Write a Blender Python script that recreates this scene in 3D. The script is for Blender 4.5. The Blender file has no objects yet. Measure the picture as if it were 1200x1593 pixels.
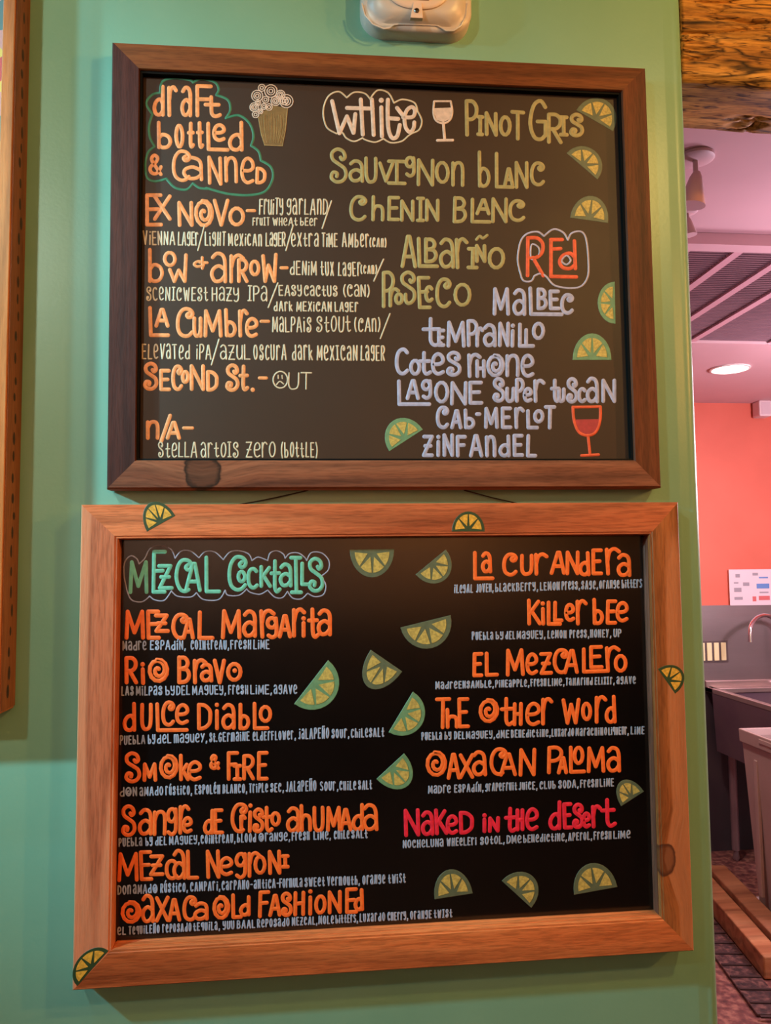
import bpy, bmesh, math, random
from mathutils import Vector, Matrix
C = bpy.context.scene
COL = C.collection
rnd = random.Random(7)

# ------------------------------------------------------------ camera
IMW, IMH, FPX = 1200.0, 1593.0, 1220.0
PITCH, YAW, ROLL = 0.06953, 0.09808, -0.01041
CAM = Vector((0, -1.3, 1.6))
F = Vector((math.sin(YAW)*math.cos(PITCH), math.cos(YAW)*math.cos(PITCH), math.sin(PITCH)))
R0 = F.cross(Vector((0, 0, 1))).normalized(); U0 = R0.cross(F)
RT = math.cos(ROLL)*R0 + math.sin(ROLL)*U0
UP = -math.sin(ROLL)*R0 + math.cos(ROLL)*U0
cd = bpy.data.cameras.new('camera'); cam = bpy.data.objects.new('camera', cd); COL.objects.link(cam)
cd.sensor_fit = 'HORIZONTAL'; cd.sensor_width = 36; cd.lens = 36*FPX/IMW; cd.clip_start = .02
cam.matrix_world = Matrix(((RT.x, UP.x, -F.x, CAM.x), (RT.y, UP.y, -F.y, CAM.y), (RT.z, UP.z, -F.z, CAM.z), (0, 0, 0, 1)))
C.camera = cam

# ------------------------------------------------------------ world, exposure
w = bpy.data.worlds.new('world'); C.world = w; w.use_nodes = True
w.node_tree.nodes['Background'].inputs[0].default_value = (.9, .85, .8, 1)
w.node_tree.nodes['Background'].inputs[1].default_value = .02
C.view_settings.view_transform = 'Standard'; C.view_settings.look = 'None'
C.view_settings.gamma = 1; C.view_settings.use_curve_mapping = False
C.view_settings.exposure = 0.0

# ------------------------------------------------------------ lamps
def lamp(name, kind, loc, power, col, size=.05, aim=None, spot=None, blend=.5):
    l = bpy.data.lights.new(name, kind); l.energy = power; l.color = col
    if kind == 'AREA': l.shape = 'DISK'; l.size = size
    else: l.shadow_soft_size = size
    if kind == 'SPOT': l.spot_size = math.radians(spot or 60); l.spot_blend = blend
    o = bpy.data.objects.new(name, l); COL.objects.link(o); o.location = loc
    if aim is not None: o.rotation_euler = (Vector(aim)-Vector(loc)).to_track_quat('-Z', 'Y').to_euler()
    return o
lamp('warm_far_lamp', 'SPOT', (3.1, -1.6, 2.75), 145, (1, .40, .10), .05, (.2, 0, 1.9), 100, .6)
lamp('warm_near_lamp', 'SPOT', (1.3, -1.3, 2.9), 60, (1, .60, .18), .05, (.3, 0, 1.8), 110, .6)
lamp('cool_downlight', 'SPOT', (-1.04, -.5, 2.9), 34, (.25, .72, 1), .03, (-.5, 0, 1.1), 130, .7)
lamp('cool_side_lamp', 'SPOT', (-2.0, -.84, 2.5), 340, (.34, .84, 1), .05, (-.3, 0, 1.74), 54, 1)
lamp('front_lamp', 'SPOT', (-1.07, -1.8, 2.85), 62, (.85, 1, .85), .06, (-.35, 0, 2.05), 62, .9)
lamp('room_fill', 'POINT', (.2, -2.6, 2.55), 6, (.75, 1, .55), .12)  # unseen point light added as weak frontal fill
lamp('right_fill', 'POINT', (1.9, -3.2, 2.6), 14, (1, .62, .33), .1)  # unseen point light added as warm fill from behind the camera
lamp('kitchen_downlight', 'SPOT', (1.47, 2.0, 2.5), 85, (1, .86, .78), .08, (1.6, 2.5, .6), 150, .7)
lamp('back_wall_fill', 'AREA', (-.9, -3.9, 2.7), 52, (.9, .92, 1), .5, (-.9, -4.6, 1.9))  # unseen area light, added so the back wall gives fill and board reflections
lamp('back_wall_fill', 'AREA', (.9, -3.9, 2.7), 62, (1, .62, .3), .5, (.9, -4.6, 1.9))  # warm twin, likewise added for bounce and the glow in the boards
lamp('pink_ceiling_fill', 'POINT', (1.35, .55, 2.1), 5, (1, .72, .95), .06)  # point light added in open air to brighten the pink ceiling
lamp('kitchen_fill', 'POINT', (2.6, 1.1, 2.0), 115, (1, .80, .95), .15)  # unseen point light added to light the kitchen

# ------------------------------------------------------------ helpers
def at(px, py, Y):
    d = F + RT*((px-IMW/2)/FPX) + UP*((IMH/2-py)/FPX)
    return CAM + d*((Y-CAM.y)/d.y)
def atz(px, py, Z):
    d = F + RT*((px-IMW/2)/FPX) + UP*((IMH/2-py)/FPX)
    return CAM + d*((Z-CAM.z)/d.z)

class MB:
    def __init__(s): s.v = []; s.f = []; s.m = []
    def add(s, vs, fs, mi=0):
        o = len(s.v); s.v += [tuple(v) for v in vs]; s.f += [tuple(i+o for i in f) for f in fs]; s.m += [mi]*len(fs)
    def box(s, lo, hi, mi=0):
        x0, y0, z0 = lo; x1, y1, z1 = hi
        s.add([(x0,y0,z0),(x1,y0,z0),(x1,y1,z0),(x0,y1,z0),(x0,y0,z1),(x1,y0,z1),(x1,y1,z1),(x0,y1,z1)],
              [(0,3,2,1),(4,5,6,7),(0,1,5,4),(1,2,6,5),(2,3,7,6),(3,0,4,7)], mi)
    def tube(s, pts, r, n=10, mi=0):
        pts = [Vector(p) for p in pts]; rs = r if isinstance(r, (list, tuple)) else [r]*len(pts)
        vs = []; fs = []; prev = None
        for i, p in enumerate(pts):
            t = (pts[min(i+1, len(pts)-1)]-pts[max(i-1, 0)]).normalized()
            a = t.cross(Vector((0, 0, 1)) if abs(t.z) < .9 else Vector((0, 1, 0))).normalized() if prev is None else (prev-t*prev.dot(t)).normalized()
            prev = a; b = t.cross(a)
            for k in range(n):
                q = 2*math.pi*k/n; vs.append(p+(a*math.cos(q)+b*math.sin(q))*rs[i])
        for i in range(len(pts)-1):
            for k in range(n): fs.append((i*n+k, i*n+(k+1) % n, (i+1)*n+(k+1) % n, (i+1)*n+k))
        fs.append(tuple(range(n))[::-1]); fs.append(tuple(range((len(pts)-1)*n, len(pts)*n)))
        s.add(vs, fs, mi)
    def lathe(s, c, prof, n=24, axis='z', mi=0):
        c = Vector(c); vs = []; fs = []
        for (r, h) in prof:
            for k in range(n):
                q = 2*math.pi*k/n; a, b = r*math.cos(q), r*math.sin(q)
                vs.append(c+(Vector((a, b, h)) if axis == 'z' else Vector((a, h, b)) if axis == 'y' else Vector((h, a, b))))
        for i in range(len(prof)-1):
            for k in range(n): fs.append((i*n+k, i*n+(k+1) % n, (i+1)*n+(k+1) % n, (i+1)*n+k))
        fs.append(tuple(range(n))[::-1]); fs.append(tuple(range((len(prof)-1)*n, len(prof)*n)))
        s.add(vs, fs, mi)
    def build(s, name, mats, parent=None, smooth=False, bevel=0, fix=True, label=None):
        if not fix and name != 'basin':   # flat ink: every face looks into the room
            def ny(f):
                a, b, c = (Vector(s.v[i]) for i in f[:3]); n_ = (b-a).cross(c-a)
                return (n_ if n_.length > 1e-14 else (c-a).cross(Vector(s.v[f[-1]])-a)).y
            s.f = [f if ny(f) <= 0 else f[::-1] for f in s.f]
        me = bpy.data.meshes.new(name)
        org = parent_origin(parent)
        me.from_pydata([(x-org.x, y-org.y, z-org.z) for x, y, z in s.v], [], s.f)
        if not isinstance(mats, (list, tuple)): mats = [mats]
        for m in mats: me.materials.append(m)
        if len(mats) > 1: me.polygons.foreach_set('material_index', s.m)
        if fix:
            bm = bmesh.new(); bm.from_mesh(me); bmesh.ops.recalc_face_normals(bm, faces=bm.faces); bm.to_mesh(me); bm.free()
        if smooth:
            me.polygons.foreach_set('use_smooth', [True]*len(me.polygons))
            me.set_sharp_from_angle(angle=math.radians(38))
        o = bpy.data.objects.new(name, me); COL.objects.link(o)
        if parent: o.parent = parent
        if bevel:
            b = o.modifiers.new('bevel', 'BEVEL'); b.width = bevel; b.segments = 2; b.limit_method = 'ANGLE'
        if label: o['label'] = label
        return o
def parent_origin(p):
    v = Vector((0, 0, 0))
    while p is not None: v += Vector(p.location); p = p.parent
    return v
def thing(name, label, cat, loc, group=None):
    o = bpy.data.objects.new(name, None); COL.objects.link(o); o.location = loc; o.empty_display_size = .05
    o['label'] = label; o['category'] = cat
    if group: o['group'] = group
    return o
def tag(o, label, cat, group=None):
    o['label'] = label; o['category'] = cat
    if group: o['group'] = group
    return o
def struct(o, label=None):
    o['kind'] = 'structure'
    if label: o['label'] = label
    return o

# ------------------------------------------------------------ materials
def mat(name, col, rough=.5, metal=0, spec=.5, emit=None, estr=0):
    m = bpy.data.materials.new(name); m.use_nodes = True; b = m.node_tree.nodes['Principled BSDF']
    b.inputs['Base Color'].default_value = (*col, 1); b.inputs['Roughness'].default_value = rough
    b.inputs['Metallic'].default_value = metal; b.inputs['Specular IOR Level'].default_value = spec
    if emit: b.inputs['Emission Color'].default_value = (*emit, 1); b.inputs['Emission Strength'].default_value = estr
    return m
def nz(nt, scale, detail=4, mscale=(1, 1, 1), rough=.5, dist=0, loc=(0, 0, 0)):
    tc = nt.nodes.new('ShaderNodeTexCoord'); mp = nt.nodes.new('ShaderNodeMapping'); n = nt.nodes.new('ShaderNodeTexNoise')
    mp.inputs['Scale'].default_value = mscale; mp.inputs['Location'].default_value = loc
    nt.links.new(tc.outputs['Object'], mp.inputs[0]); nt.links.new(mp.outputs[0], n.inputs['Vector'])
    n.inputs['Scale'].default_value = scale; n.inputs['Detail'].default_value = detail; n.inputs['Roughness'].default_value = rough
    n.inputs['Distortion'].default_value = dist
    return n.outputs['Fac']
def ramp(nt, fac, stops):
    r = nt.nodes.new('ShaderNodeValToRGB'); e = r.color_ramp.elements
    while len(e) < len(stops): e.new(.5)
    for i, (p, c) in enumerate(stops): e[i].position = p; e[i].color = (*c, 1)
    nt.links.new(fac, r.inputs[0]); return r.outputs[0]
def mixc(nt, fac, a, b, mode='MIX'):
    m = nt.nodes.new('ShaderNodeMix'); m.data_type = 'RGBA'; m.blend_type = mode
    for s, v in ((0, fac), (6, a), (7, b)):
        if hasattr(v, 'is_output'): nt.links.new(v, m.inputs[s])
        elif s == 0: m.inputs[0].default_value = v
        else: m.inputs[s].default_value = (*v, 1)
    return m.outputs[2]
def noisy(name, stops, scale=20, rough=.5, bump=.2, bscale=None, mscale=(1, 1, 1), detail=5, metal=0, spec=.5, bdist=.001, dist=0):
    m = mat(name, (1, 1, 1), rough, metal, spec); nt = m.node_tree; b = nt.nodes['Principled BSDF']
    f = nz(nt, scale, detail, mscale, dist=dist); nt.links.new(ramp(nt, f, stops), b.inputs['Base Color'])
    if bump:
        bp = nt.nodes.new('ShaderNodeBump'); bp.inputs['Strength'].default_value = bump; bp.inputs['Distance'].default_value = bdist
        nt.links.new(nz(nt, bscale or scale*4, 4, mscale), bp.inputs['Height']); nt.links.new(bp.outputs[0], b.inputs['Normal'])
    return m
def wood(name, dark, mid, light, seed=0, along='x', gscale=1., knot=None, rough=.5, bump=.5, streak=None, kcol=(.02, .008, .004), fine=.5):
    """wood grain running along local axis; knot = (x, z, rx, rz) in object space"""
    m = mat(name, mid, rough, 0, .2); nt = m.node_tree; b = nt.nodes['Principled BSDF']; N = nt.nodes.new; Lk = nt.links.new
    tc = N('ShaderNodeTexCoord'); mp = N('ShaderNodeMapping'); Lk(tc.outputs['Object'], mp.inputs[0])
    mp.inputs['Scale'].default_value = (.09, 1, 1) if along == 'x' else (1, 1, .09)
    mp.inputs['Location'].default_value = (seed*3.1, seed*1.7, seed*2.3)
    vec = mp.outputs[0]
    kd = None
    if knot:
        kx, kz, rx, rz = knot
        m2 = N('ShaderNodeMapping'); m2.inputs['Location'].default_value = (-kx/rx, 0, -kz/rz); m2.inputs['Scale'].default_value = (1/rx, 0, 1/rz)
        Lk(tc.outputs['Object'], m2.inputs[0]); ln = N('ShaderNodeVectorMath'); ln.operation = 'LENGTH'; Lk(m2.outputs[0], ln.inputs[0]); kd = ln.outputs['Value']
        # push the grain aside round the knot
        mr = N('ShaderNodeMapRange'); mr.inputs[1].default_value = 0; mr.inputs[2].default_value = 3; mr.inputs[3].default_value = .02; mr.inputs[4].default_value = 0; Lk(kd, mr.inputs[0])
        ad = N('ShaderNodeVectorMath'); ad.operation = 'ADD'; cb = N('ShaderNodeCombineXYZ'); Lk(mr.outputs[0], cb.inputs[2 if along == 'x' else 0]); Lk(vec, ad.inputs[0]); Lk(cb.outputs[0], ad.inputs[1]); vec = ad.outputs[0]
    n1 = N('ShaderNodeTexNoise'); n1.inputs['Scale'].default_value = 26*gscale; n1.inputs['Detail'].default_value = 5; n1.inputs['Distortion'].default_value = .6; Lk(vec, n1.inputs['Vector'])
    wv = N('ShaderNodeTexWave'); wv.wave_type = 'BANDS'; wv.bands_direction = 'Z' if along == 'x' else 'X'
    wv.inputs['Scale'].default_value = 12*gscale; wv.inputs['Distortion'].default_value = 9; wv.inputs['Detail'].default_value = 3; wv.inputs['Detail Scale'].default_value = 1.4; Lk(vec, wv.inputs['Vector'])
    n2 = N('ShaderNodeTexNoise'); n2.inputs['Scale'].default_value = 340; n2.inputs['Detail'].default_value = 3; Lk(vec, n2.inputs['Vector'])
    c = ramp(nt, n1.outputs['Fac'], [(.3, dark), (.5, mid), (.72, light)])
    c2 = ramp(nt, wv.outputs['Fac'], [(0, tuple(.62 for _ in range(3))), (.5, (1, 1, 1)), (1, (1.0, .95, .9))])
    c = mixc(nt, .75, c, c2, 'MULTIPLY')
    c3 = ramp(nt, n2.outputs['Fac'], [(.35, (.45, .42, .4)), (.55, (1, 1, 1))])
    c = mixc(nt, fine, c, c3, 'MULTIPLY')
    if streak:   # pale sapwood streaks
        n3 = N('ShaderNodeTexNoise'); n3.inputs['Scale'].default_value = 9; n3.inputs['Detail'].default_value = 1; n3.inputs['Distortion'].default_value = .2; Lk(vec, n3.inputs['Vector'])
        r3 = ramp(nt, n3.outputs['Fac'], [(.49, (0, 0, 0)), (.515, (1, 1, 1))]); c = mixc(nt, r3, c, mixc(nt, .55, c, streak))
    if knot:
        n4 = N('ShaderNodeTexNoise'); n4.inputs['Scale'].default_value = 60; Lk(tc.outputs['Object'], n4.inputs['Vector'])
        sb = N('ShaderNodeMath'); sb.operation = 'MULTIPLY_ADD'; Lk(n4.outputs['Fac'], sb.inputs[0]); sb.inputs[1].default_value = .5; Lk(kd, sb.inputs[2])
        rk = ramp(nt, sb.outputs[0], [(.0, (.55,)*3), (.75, (.6,)*3), (1.1/1.2, (1, 1, 1)), (1, (0, 0, 0))])
        sc = N('ShaderNodeMath'); sc.operation = 'MULTIPLY'; sc.inputs[1].default_value = .78; Lk(sb.outputs[0], sc.inputs[0])
        rk.node.inputs[0].links[0].from_socket; nt.links.new(sc.outputs[0], rk.node.inputs[0])
        c = mixc(nt, rk, c, kcol)
    Lk(c, b.inputs['Base Color'])
    bp = N('ShaderNodeBump'); bp.inputs['Strength'].default_value = bump; bp.inputs['Distance'].default_value = .0008
    mx = N('ShaderNodeMath'); mx.operation = 'MULTIPLY_ADD'; Lk(n2.outputs['Fac'], mx.inputs[0]); mx.inputs[1].default_value = .8; Lk(n1.outputs['Fac'], mx.inputs[2])
    Lk(mx.outputs[0], bp.inputs['Height']); Lk(bp.outputs[0], b.inputs['Normal'])
    return m
def paint(name, col, var=.18, rough=.55, scale=90):
    d = tuple(c*(1-var) for c in col); l = tuple(min(1, c*(1+var)) for c in col)
    return noisy(name, [(.35, d), (.65, l)], scale, rough, 0)

M_wall = noisy('wall_paint_green', [(.3, (.185, .385, .275)), (.7, (.21, .415, .30))], 5, .36, .3, 160, bdist=.0006, detail=6)
M_room = noisy('room_paint', [(.3, (.42, .22, .12)), (.7, (.48, .25, .14))], 3, .6, 0)
M_dark_band = noisy('unseen_dark_band', [(.3, (.02, .012, .008)), (.7, (.04, .02, .012))], 3, .6, 0)
M_ceilmain = mat('main_ceiling', (.34, .22, .15), .8)
M_floor = noisy('main_floor', [(.3, (.03, .018, .012)), (.7, (.06, .03, .02))], 6, .5, 0)

# ------------------------------------------------------------ the setting: main room
WX = .684; TH = .16
mb = MB(); r = .02; bd = .0042; prof = [(-2.6, 0.0), (at(1040, 300, 0).x, 0.0), (at(1043, 300, 0).x, .0006), (at(1055, 300, 0).x, bd-.0006), (at(1058, 300, 0).x, bd)]
for k in range(9): a = math.pi/2*k/8; prof.append((WX-r+r*math.sin(a), bd+r-r*math.cos(a)))
for k in range(9): a = math.pi/2*k/8; prof.append((WX-r+r*math.cos(a), TH-r+r*math.sin(a)))
prof.append((-2.6, TH)); n = len(prof)
mb.add([(x, y, 0) for x, y in prof]+[(x, y, 3.0) for x, y in prof], [(i, (i+1) % n, n+(i+1) % n, n+i) for i in range(n)]+[tuple(range(n))[::-1], tuple(range(n, 2*n))])
struct(mb.build('wall_front', M_wall, smooth=True), 'green painted wall that carries the menu boards')
def slab(name, lo, hi, m, label=None):
    b = MB(); b.box(lo, hi); return struct(b.build(name, m), label)
slab('wall_header', (WX, 0, 2.76), (2.0, TH, 3.0), M_wall)
slab('wall_right', (2.0, 0, 0), (3.6, TH, 3.0), M_wall)
slab('wall_side', (3.6, -4.6, 0), (3.7, TH, 3.0), M_room)
slab('wall_left', (-3.7, -4.6, 0), (-3.6, TH, 3.0), M_room)
slab('wall_end', (-3.6, 0, 0), (-2.6, TH, 3.0), M_wall)
slab('wall_back', (-3.6, -4.7, 1.25), (3.6, -4.6, 3.0), M_room)
slab('trim_unseen_dark', (-3.6, -4.7, 0), (3.6, -4.57, 1.25), M_dark_band)  # unseen dark band, added to darken the reflection in the lower board
slab('floor', (-3.6, -4.6, -.1), (3.6, TH, 0), M_floor)
slab('ceiling', (-3.6, -4.6, 3.0), (3.6, TH, 3.1), M_ceilmain)

# ------------------------------------------------------------ the setting: kitchen behind
KY = 3.0; KZ = 2.53
M_red = noisy('kitchen_wall_coral', [(.3, (.62, .11, .065)), (.7, (.70, .13, .08))], 3, .6, 0)
M_pink = noisy('kitchen_ceiling_pink', [(.3, (.62, .36, .38)), (.7, (.68, .40, .42))], 3, .75, 0)
slab('wall_kitchen_back', (.2, KY, 0), (4.2, KY+.1, KZ+.1), M_red, 'coral red kitchen wall')
slab('wall_kitchen_side', (4.2, TH, 0), (4.3, KY+.1, KZ+.1), mat('kitchen_side_pale', (.5, .38, .36), .7))
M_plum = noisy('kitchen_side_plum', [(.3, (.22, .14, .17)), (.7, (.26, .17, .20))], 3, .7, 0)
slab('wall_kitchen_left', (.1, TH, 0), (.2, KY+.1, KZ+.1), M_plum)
slab('ceiling_kitchen', (.1, TH, KZ), (4.3, KY+.1, KZ+.12), M_pink, 'pink ceiling of the kitchen')
M_mat = noisy('kitchen_floor_red_brown', [(.3, (.08, .025, .026)), (.48, (.16, .05, .045)), (.62, (.30, .12, .09))], 30, .5, .6, 90, bdist=.002)
slab('floor_kitchen', (.1, TH, -.1), (4.3, KY+.1, 0), M_mat, 'mottled red-brown kitchen floor')

# ------------------------------------------------------------ stroke lettering
def catmull(pts, closed=False, sub=5):
    n = len(pts); out = []
    if n < 3: return pts
    rng = range(n) if closed else range(n-1)
    for i in rng:
        g = (lambda j: pts[j % n]) if closed else (lambda j: pts[max(0, min(n-1, j))])
        p0, p1, p2, p3 = g(i-1), g(i), g(i+1), g(i+2)
        for k in range(sub):
            t = k/sub; t2 = t*t; t3 = t2*t
            out.append(tuple(.5*(2*p1[d]+(p2[d]-p0[d])*t+(2*p0[d]-5*p1[d]+4*p2[d]-p3[d])*t2+(3*p1[d]-p0[d]-3*p2[d]+p3[d])*t3) for d in (0, 1)))
    out.append(tuple(pts[0] if closed else pts[-1]))
    return out
def G(w, *strokes): return (w, strokes)
def spiral(cx, cy, rx, ry, turns=2.1, a0=100):
    pts = []; n = int(turns*12)
    for i in range(n+1):
        t = i/n; a = math.radians(a0-360*turns*t)
        k = 1 if t < .42 else 1-(t-.42)/.58*.86
        pts.append((cx+rx*k*math.cos(a), cy+ry*k*math.sin(a)))
    return ('L',)+tuple(pts)
def ell(cx, cy, rx, ry, n=14):
    return ('L',)+tuple((cx+rx*math.cos(2*math.pi*i/n), cy+ry*math.sin(2*math.pi*i/n)) for i in range(n+1))
GL = {
'A': G(.54, 'L0,0 .25,1 .33,1 .54,0', 'L.08,.33 .47,.33'),
'B': G(.44, 'L0,0 0,1', 'C0,.98 .25,.98 .38,.8 .3,.6 .03,.54', 'C.03,.54 .34,.5 .44,.26 .3,.04 0,0'),
'b': G(.44, 'L0,1 .02,0', 'C.02,.38 .15,.52 .36,.45 .44,.24 .34,.04 .14,0 .02,.1'),
'C': G(.46, 'C.44,.14 .34,.02 .2,.0 .06,.12 0,.4 .03,.75 .16,.97 .34,.97 .44,.84 .41,.71 .32,.68 .27,.76 .33,.83'), '!': G(.46, 'C.35,.05 .24,.0 .1,.08 0,.38 .03,.75 .16,.97 .34,.97 .44,.84 .41,.71 .32,.68 .27,.76 .33,.83'), '%': G(.46, 'C.29,.75 .34,.68 .42,.76 .37,.93 .2,1 .04,.88 .06,.68 .24,.54 .42,.4 .45,.18 .36,.03 .24,.0 .17,.1 .16,.28'),
'c': G(.40, 'C.38,.85 .26,.98 .1,.93 0,.7 0,.3 .1,.05 .26,0 .4,.12'),
'D': G(.46, 'L0,0 0,1', 'C0,1 .25,.96 .44,.75 .46,.5 .42,.22 .22,.03 0,0'),
'd': G(.44, 'L.42,1 .44,0', 'C.43,.4 .3,.55 .1,.47 0,.25 .08,.04 .28,0 .43,.14'),
'E': G(.40, 'L.38,1 0,1 .01,0 .4,0', 'L0,.52 .32,.53'),
'e': G(.43, 'C.03,.48 .28,.5 .42,.64 .38,.88 .22,1 .06,.85 0,.5 .05,.15 .22,0 .42,.1'),
'F': G(.38, 'L.38,1 0,1 0,0', 'L0,.55 .32,.56'),
'G': G(.46, 'C.42,.84 .28,1 .1,.9 0,.6 0,.3 .12,.04 .3,0 .42,.1', 'L.43,.1 .43,.46 .2,.46'),
'g': G(.42, 'C.4,.78 .3,.98 .1,.96 0,.74 .08,.52 .28,.5 .4,.68', 'C.4,.98 .42,.4 .38,.08 .2,-.04 .03,.06'),
'h': G(.38, 'L0,1 0,0', 'C0,.35 .1,.58 .3,.58 .38,.4 .38,0'),
'H': G(.38, 'L0,1 0,0', 'L.38,1 .38,0', 'L0,.5 .38,.52'),
'I': G(.26, 'L0,1 .26,1', 'L.13,1 .13,0', 'L0,0 .26,0'),
'i': G(.06, 'L.03,.7 .03,0', 'D.03,.95'),
'j': G(.24, 'C.22,.7 .22,.2 .14,0 0,.06', 'D.22,.95'),
'J': G(.30, 'C.28,1 .28,.2 .18,0 0,.1'),
'K': G(.42, 'L0,1 .02,0', 'L.36,.95 .03,.42', 'L.12,.52 .42,0'),
'k': G(.38, 'L0,1 0,0', 'L.32,.62 .03,.28', 'L.12,.36 .38,0'),
'L': G(.36, 'L0,1 0,0 .38,0'),
'[': G(.09, 'L0,1 .01,0 .56,0'), '#': G(.44, 'L0,.44 .12,0 .24,.42 .4,0 .44,1'), '$': G(.46, 'L0,.95 .09,0 .2,.6 .42,0 .46,1'),
'M': G(.56, 'L0,0 .03,1 .27,.2 .52,1 .56,0'),
'm': G(.52, 'L0,.95 0,0', 'C0,.65 .1,.95 .22,.9 .26,.6 .26,0', 'C.26,.65 .36,.95 .48,.9 .52,.6 .52,0'),
'N': G(.40, 'L0,0 0,1 .4,0 .4,1'),
'n': G(.38, 'L0,.97 0,0', 'C0,.6 .1,.93 .28,.98 .38,.75 .38,0'),
'O': G(.44, ell(.22, .5, .22, .5)),
'@': G(.66, spiral(.33, .5, .33, .5)),
'P': G(.40, 'L0,0 0,1', 'C0,1 .25,1 .4,.85 .38,.62 .22,.48 0,.46'),
'q': G(.40, 'L.4,1 .4,0', 'C.4,.95 .15,1 0,.8 .04,.58 .2,.48 .4,.55'),
'Q': G(.46, ell(.22, .5, .22, .5), 'L.26,.25 .46,-.05'),
'R': G(.42, 'L0,0 0,1', 'C0,1 .25,1 .4,.85 .38,.62 .22,.48 0,.48', 'L.14,.48 .42,0'),
'r': G(.36, 'L0,.97 .02,0', 'C.02,.55 .08,.88 .22,1 .36,.88'),
'S': G(.46, 'C.29,.75 .34,.68 .42,.76 .37,.93 .2,1 .04,.88 .06,.68 .24,.54 .41,.4 .44,.18 .32,.02 .14,0 .01,.12 .06,.28 .18,.26 .17,.16'),
's': G(.38, 'C.36,.88 .2,1 .04,.9 .04,.68 .18,.54 .36,.38 .37,.12 .2,0 0,.1'),
'T': G(.42, 'L0,1 .42,1', 'L.21,1 .21,0'),
't': G(.38, 'C.16,1 .16,.5 .17,.14 .26,0 .39,.08', 'L0,.6 .36,.61'),
'U': G(.40, 'C0,1 0,.3 .08,.04 .2,0 .34,.08 .4,.35 .4,1'),
'u': G(.38, 'C0,.95 0,.3 .08,.04 .2,0 .32,.1 .38,.35', 'L.38,.95 .38,0'),
'V': G(.44, 'L0,1 .22,0 .44,1'),
'W': G(.60, 'L0,1 .14,0 .3,.8 .46,0 .6,1'),
'X': G(.40, 'L0,1 .4,0', 'L.4,1 0,0'),
'x': G(.36, 'L0,.7 .36,0', 'L.34,.75 0,0'),
'Y': G(.40, 'L0,1 .2,.45', 'L.4,1 .1,0'),
'y': G(.38, 'C0,1 .02,.55 .2,.48 .36,.6', 'C.38,1 .38,.3 .3,.02 .14,-.05 .02,.04'),
'Z': G(.42, 'L0,1 .4,1 0,0 .42,0', 'L.06,.5 .34,.5'),
'&': G(.46, 'C.44,0 .12,.6 .06,.82 .17,1 .3,.88 .24,.65 .02,.35 .03,.1 .17,0 .32,.1 .44,.4'),
'a': G(.42, 'C.02,.86 .15,1 .32,.95 .4,.75 .41,.4 .42,0', 'C.41,.42 .22,.56 .04,.44 0,.22 .1,.02 .28,.04 .41,.22'),
',': G(.07, 'L.06,.08 0,-.16'), '.': G(.05, 'D.03,.02'), '-': G(.3, 'L0,.5 .3,.5'),
'(': G(.13, 'C.13,1.02 0,.7 0,.3 .13,-.04'), ')': G(.13, 'C0,1.02 .13,.7 .13,.3 0,-.04'),
'/': G(.35, 'L0,-.12 .35,1.05'), ' ': G(.2,), '+': G(.42, 'C.3,.3 .1,.2 0,.4 .12,.62 .3,.5 .26,.05', 'L.18,.55 .42,.52', 'L.26,.95 .26,.1'),
}
for a_, b_ in (('o','O'),('f','F'),('l','L'),('p','P'),('v','V'),('w','W'),('z','Z')): GL[a_] = GL[b_]
def parse(s):
    if isinstance(s, tuple): return s[0], list(s[1:])
    return s[0], [tuple(float(a) for a in q.split(',')) for q in s[1:].split()]
GP = {k: (v[0], [parse(s) for s in v[1]]) for k, v in GL.items()}
ACC = {'~': 'C-.02,1.14 .1,1.24 .24,1.14 .38,1.24', "'": 'L.1,1.12 .26,1.32', '"': 'L.1,1.12 .1,1.2'}

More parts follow.
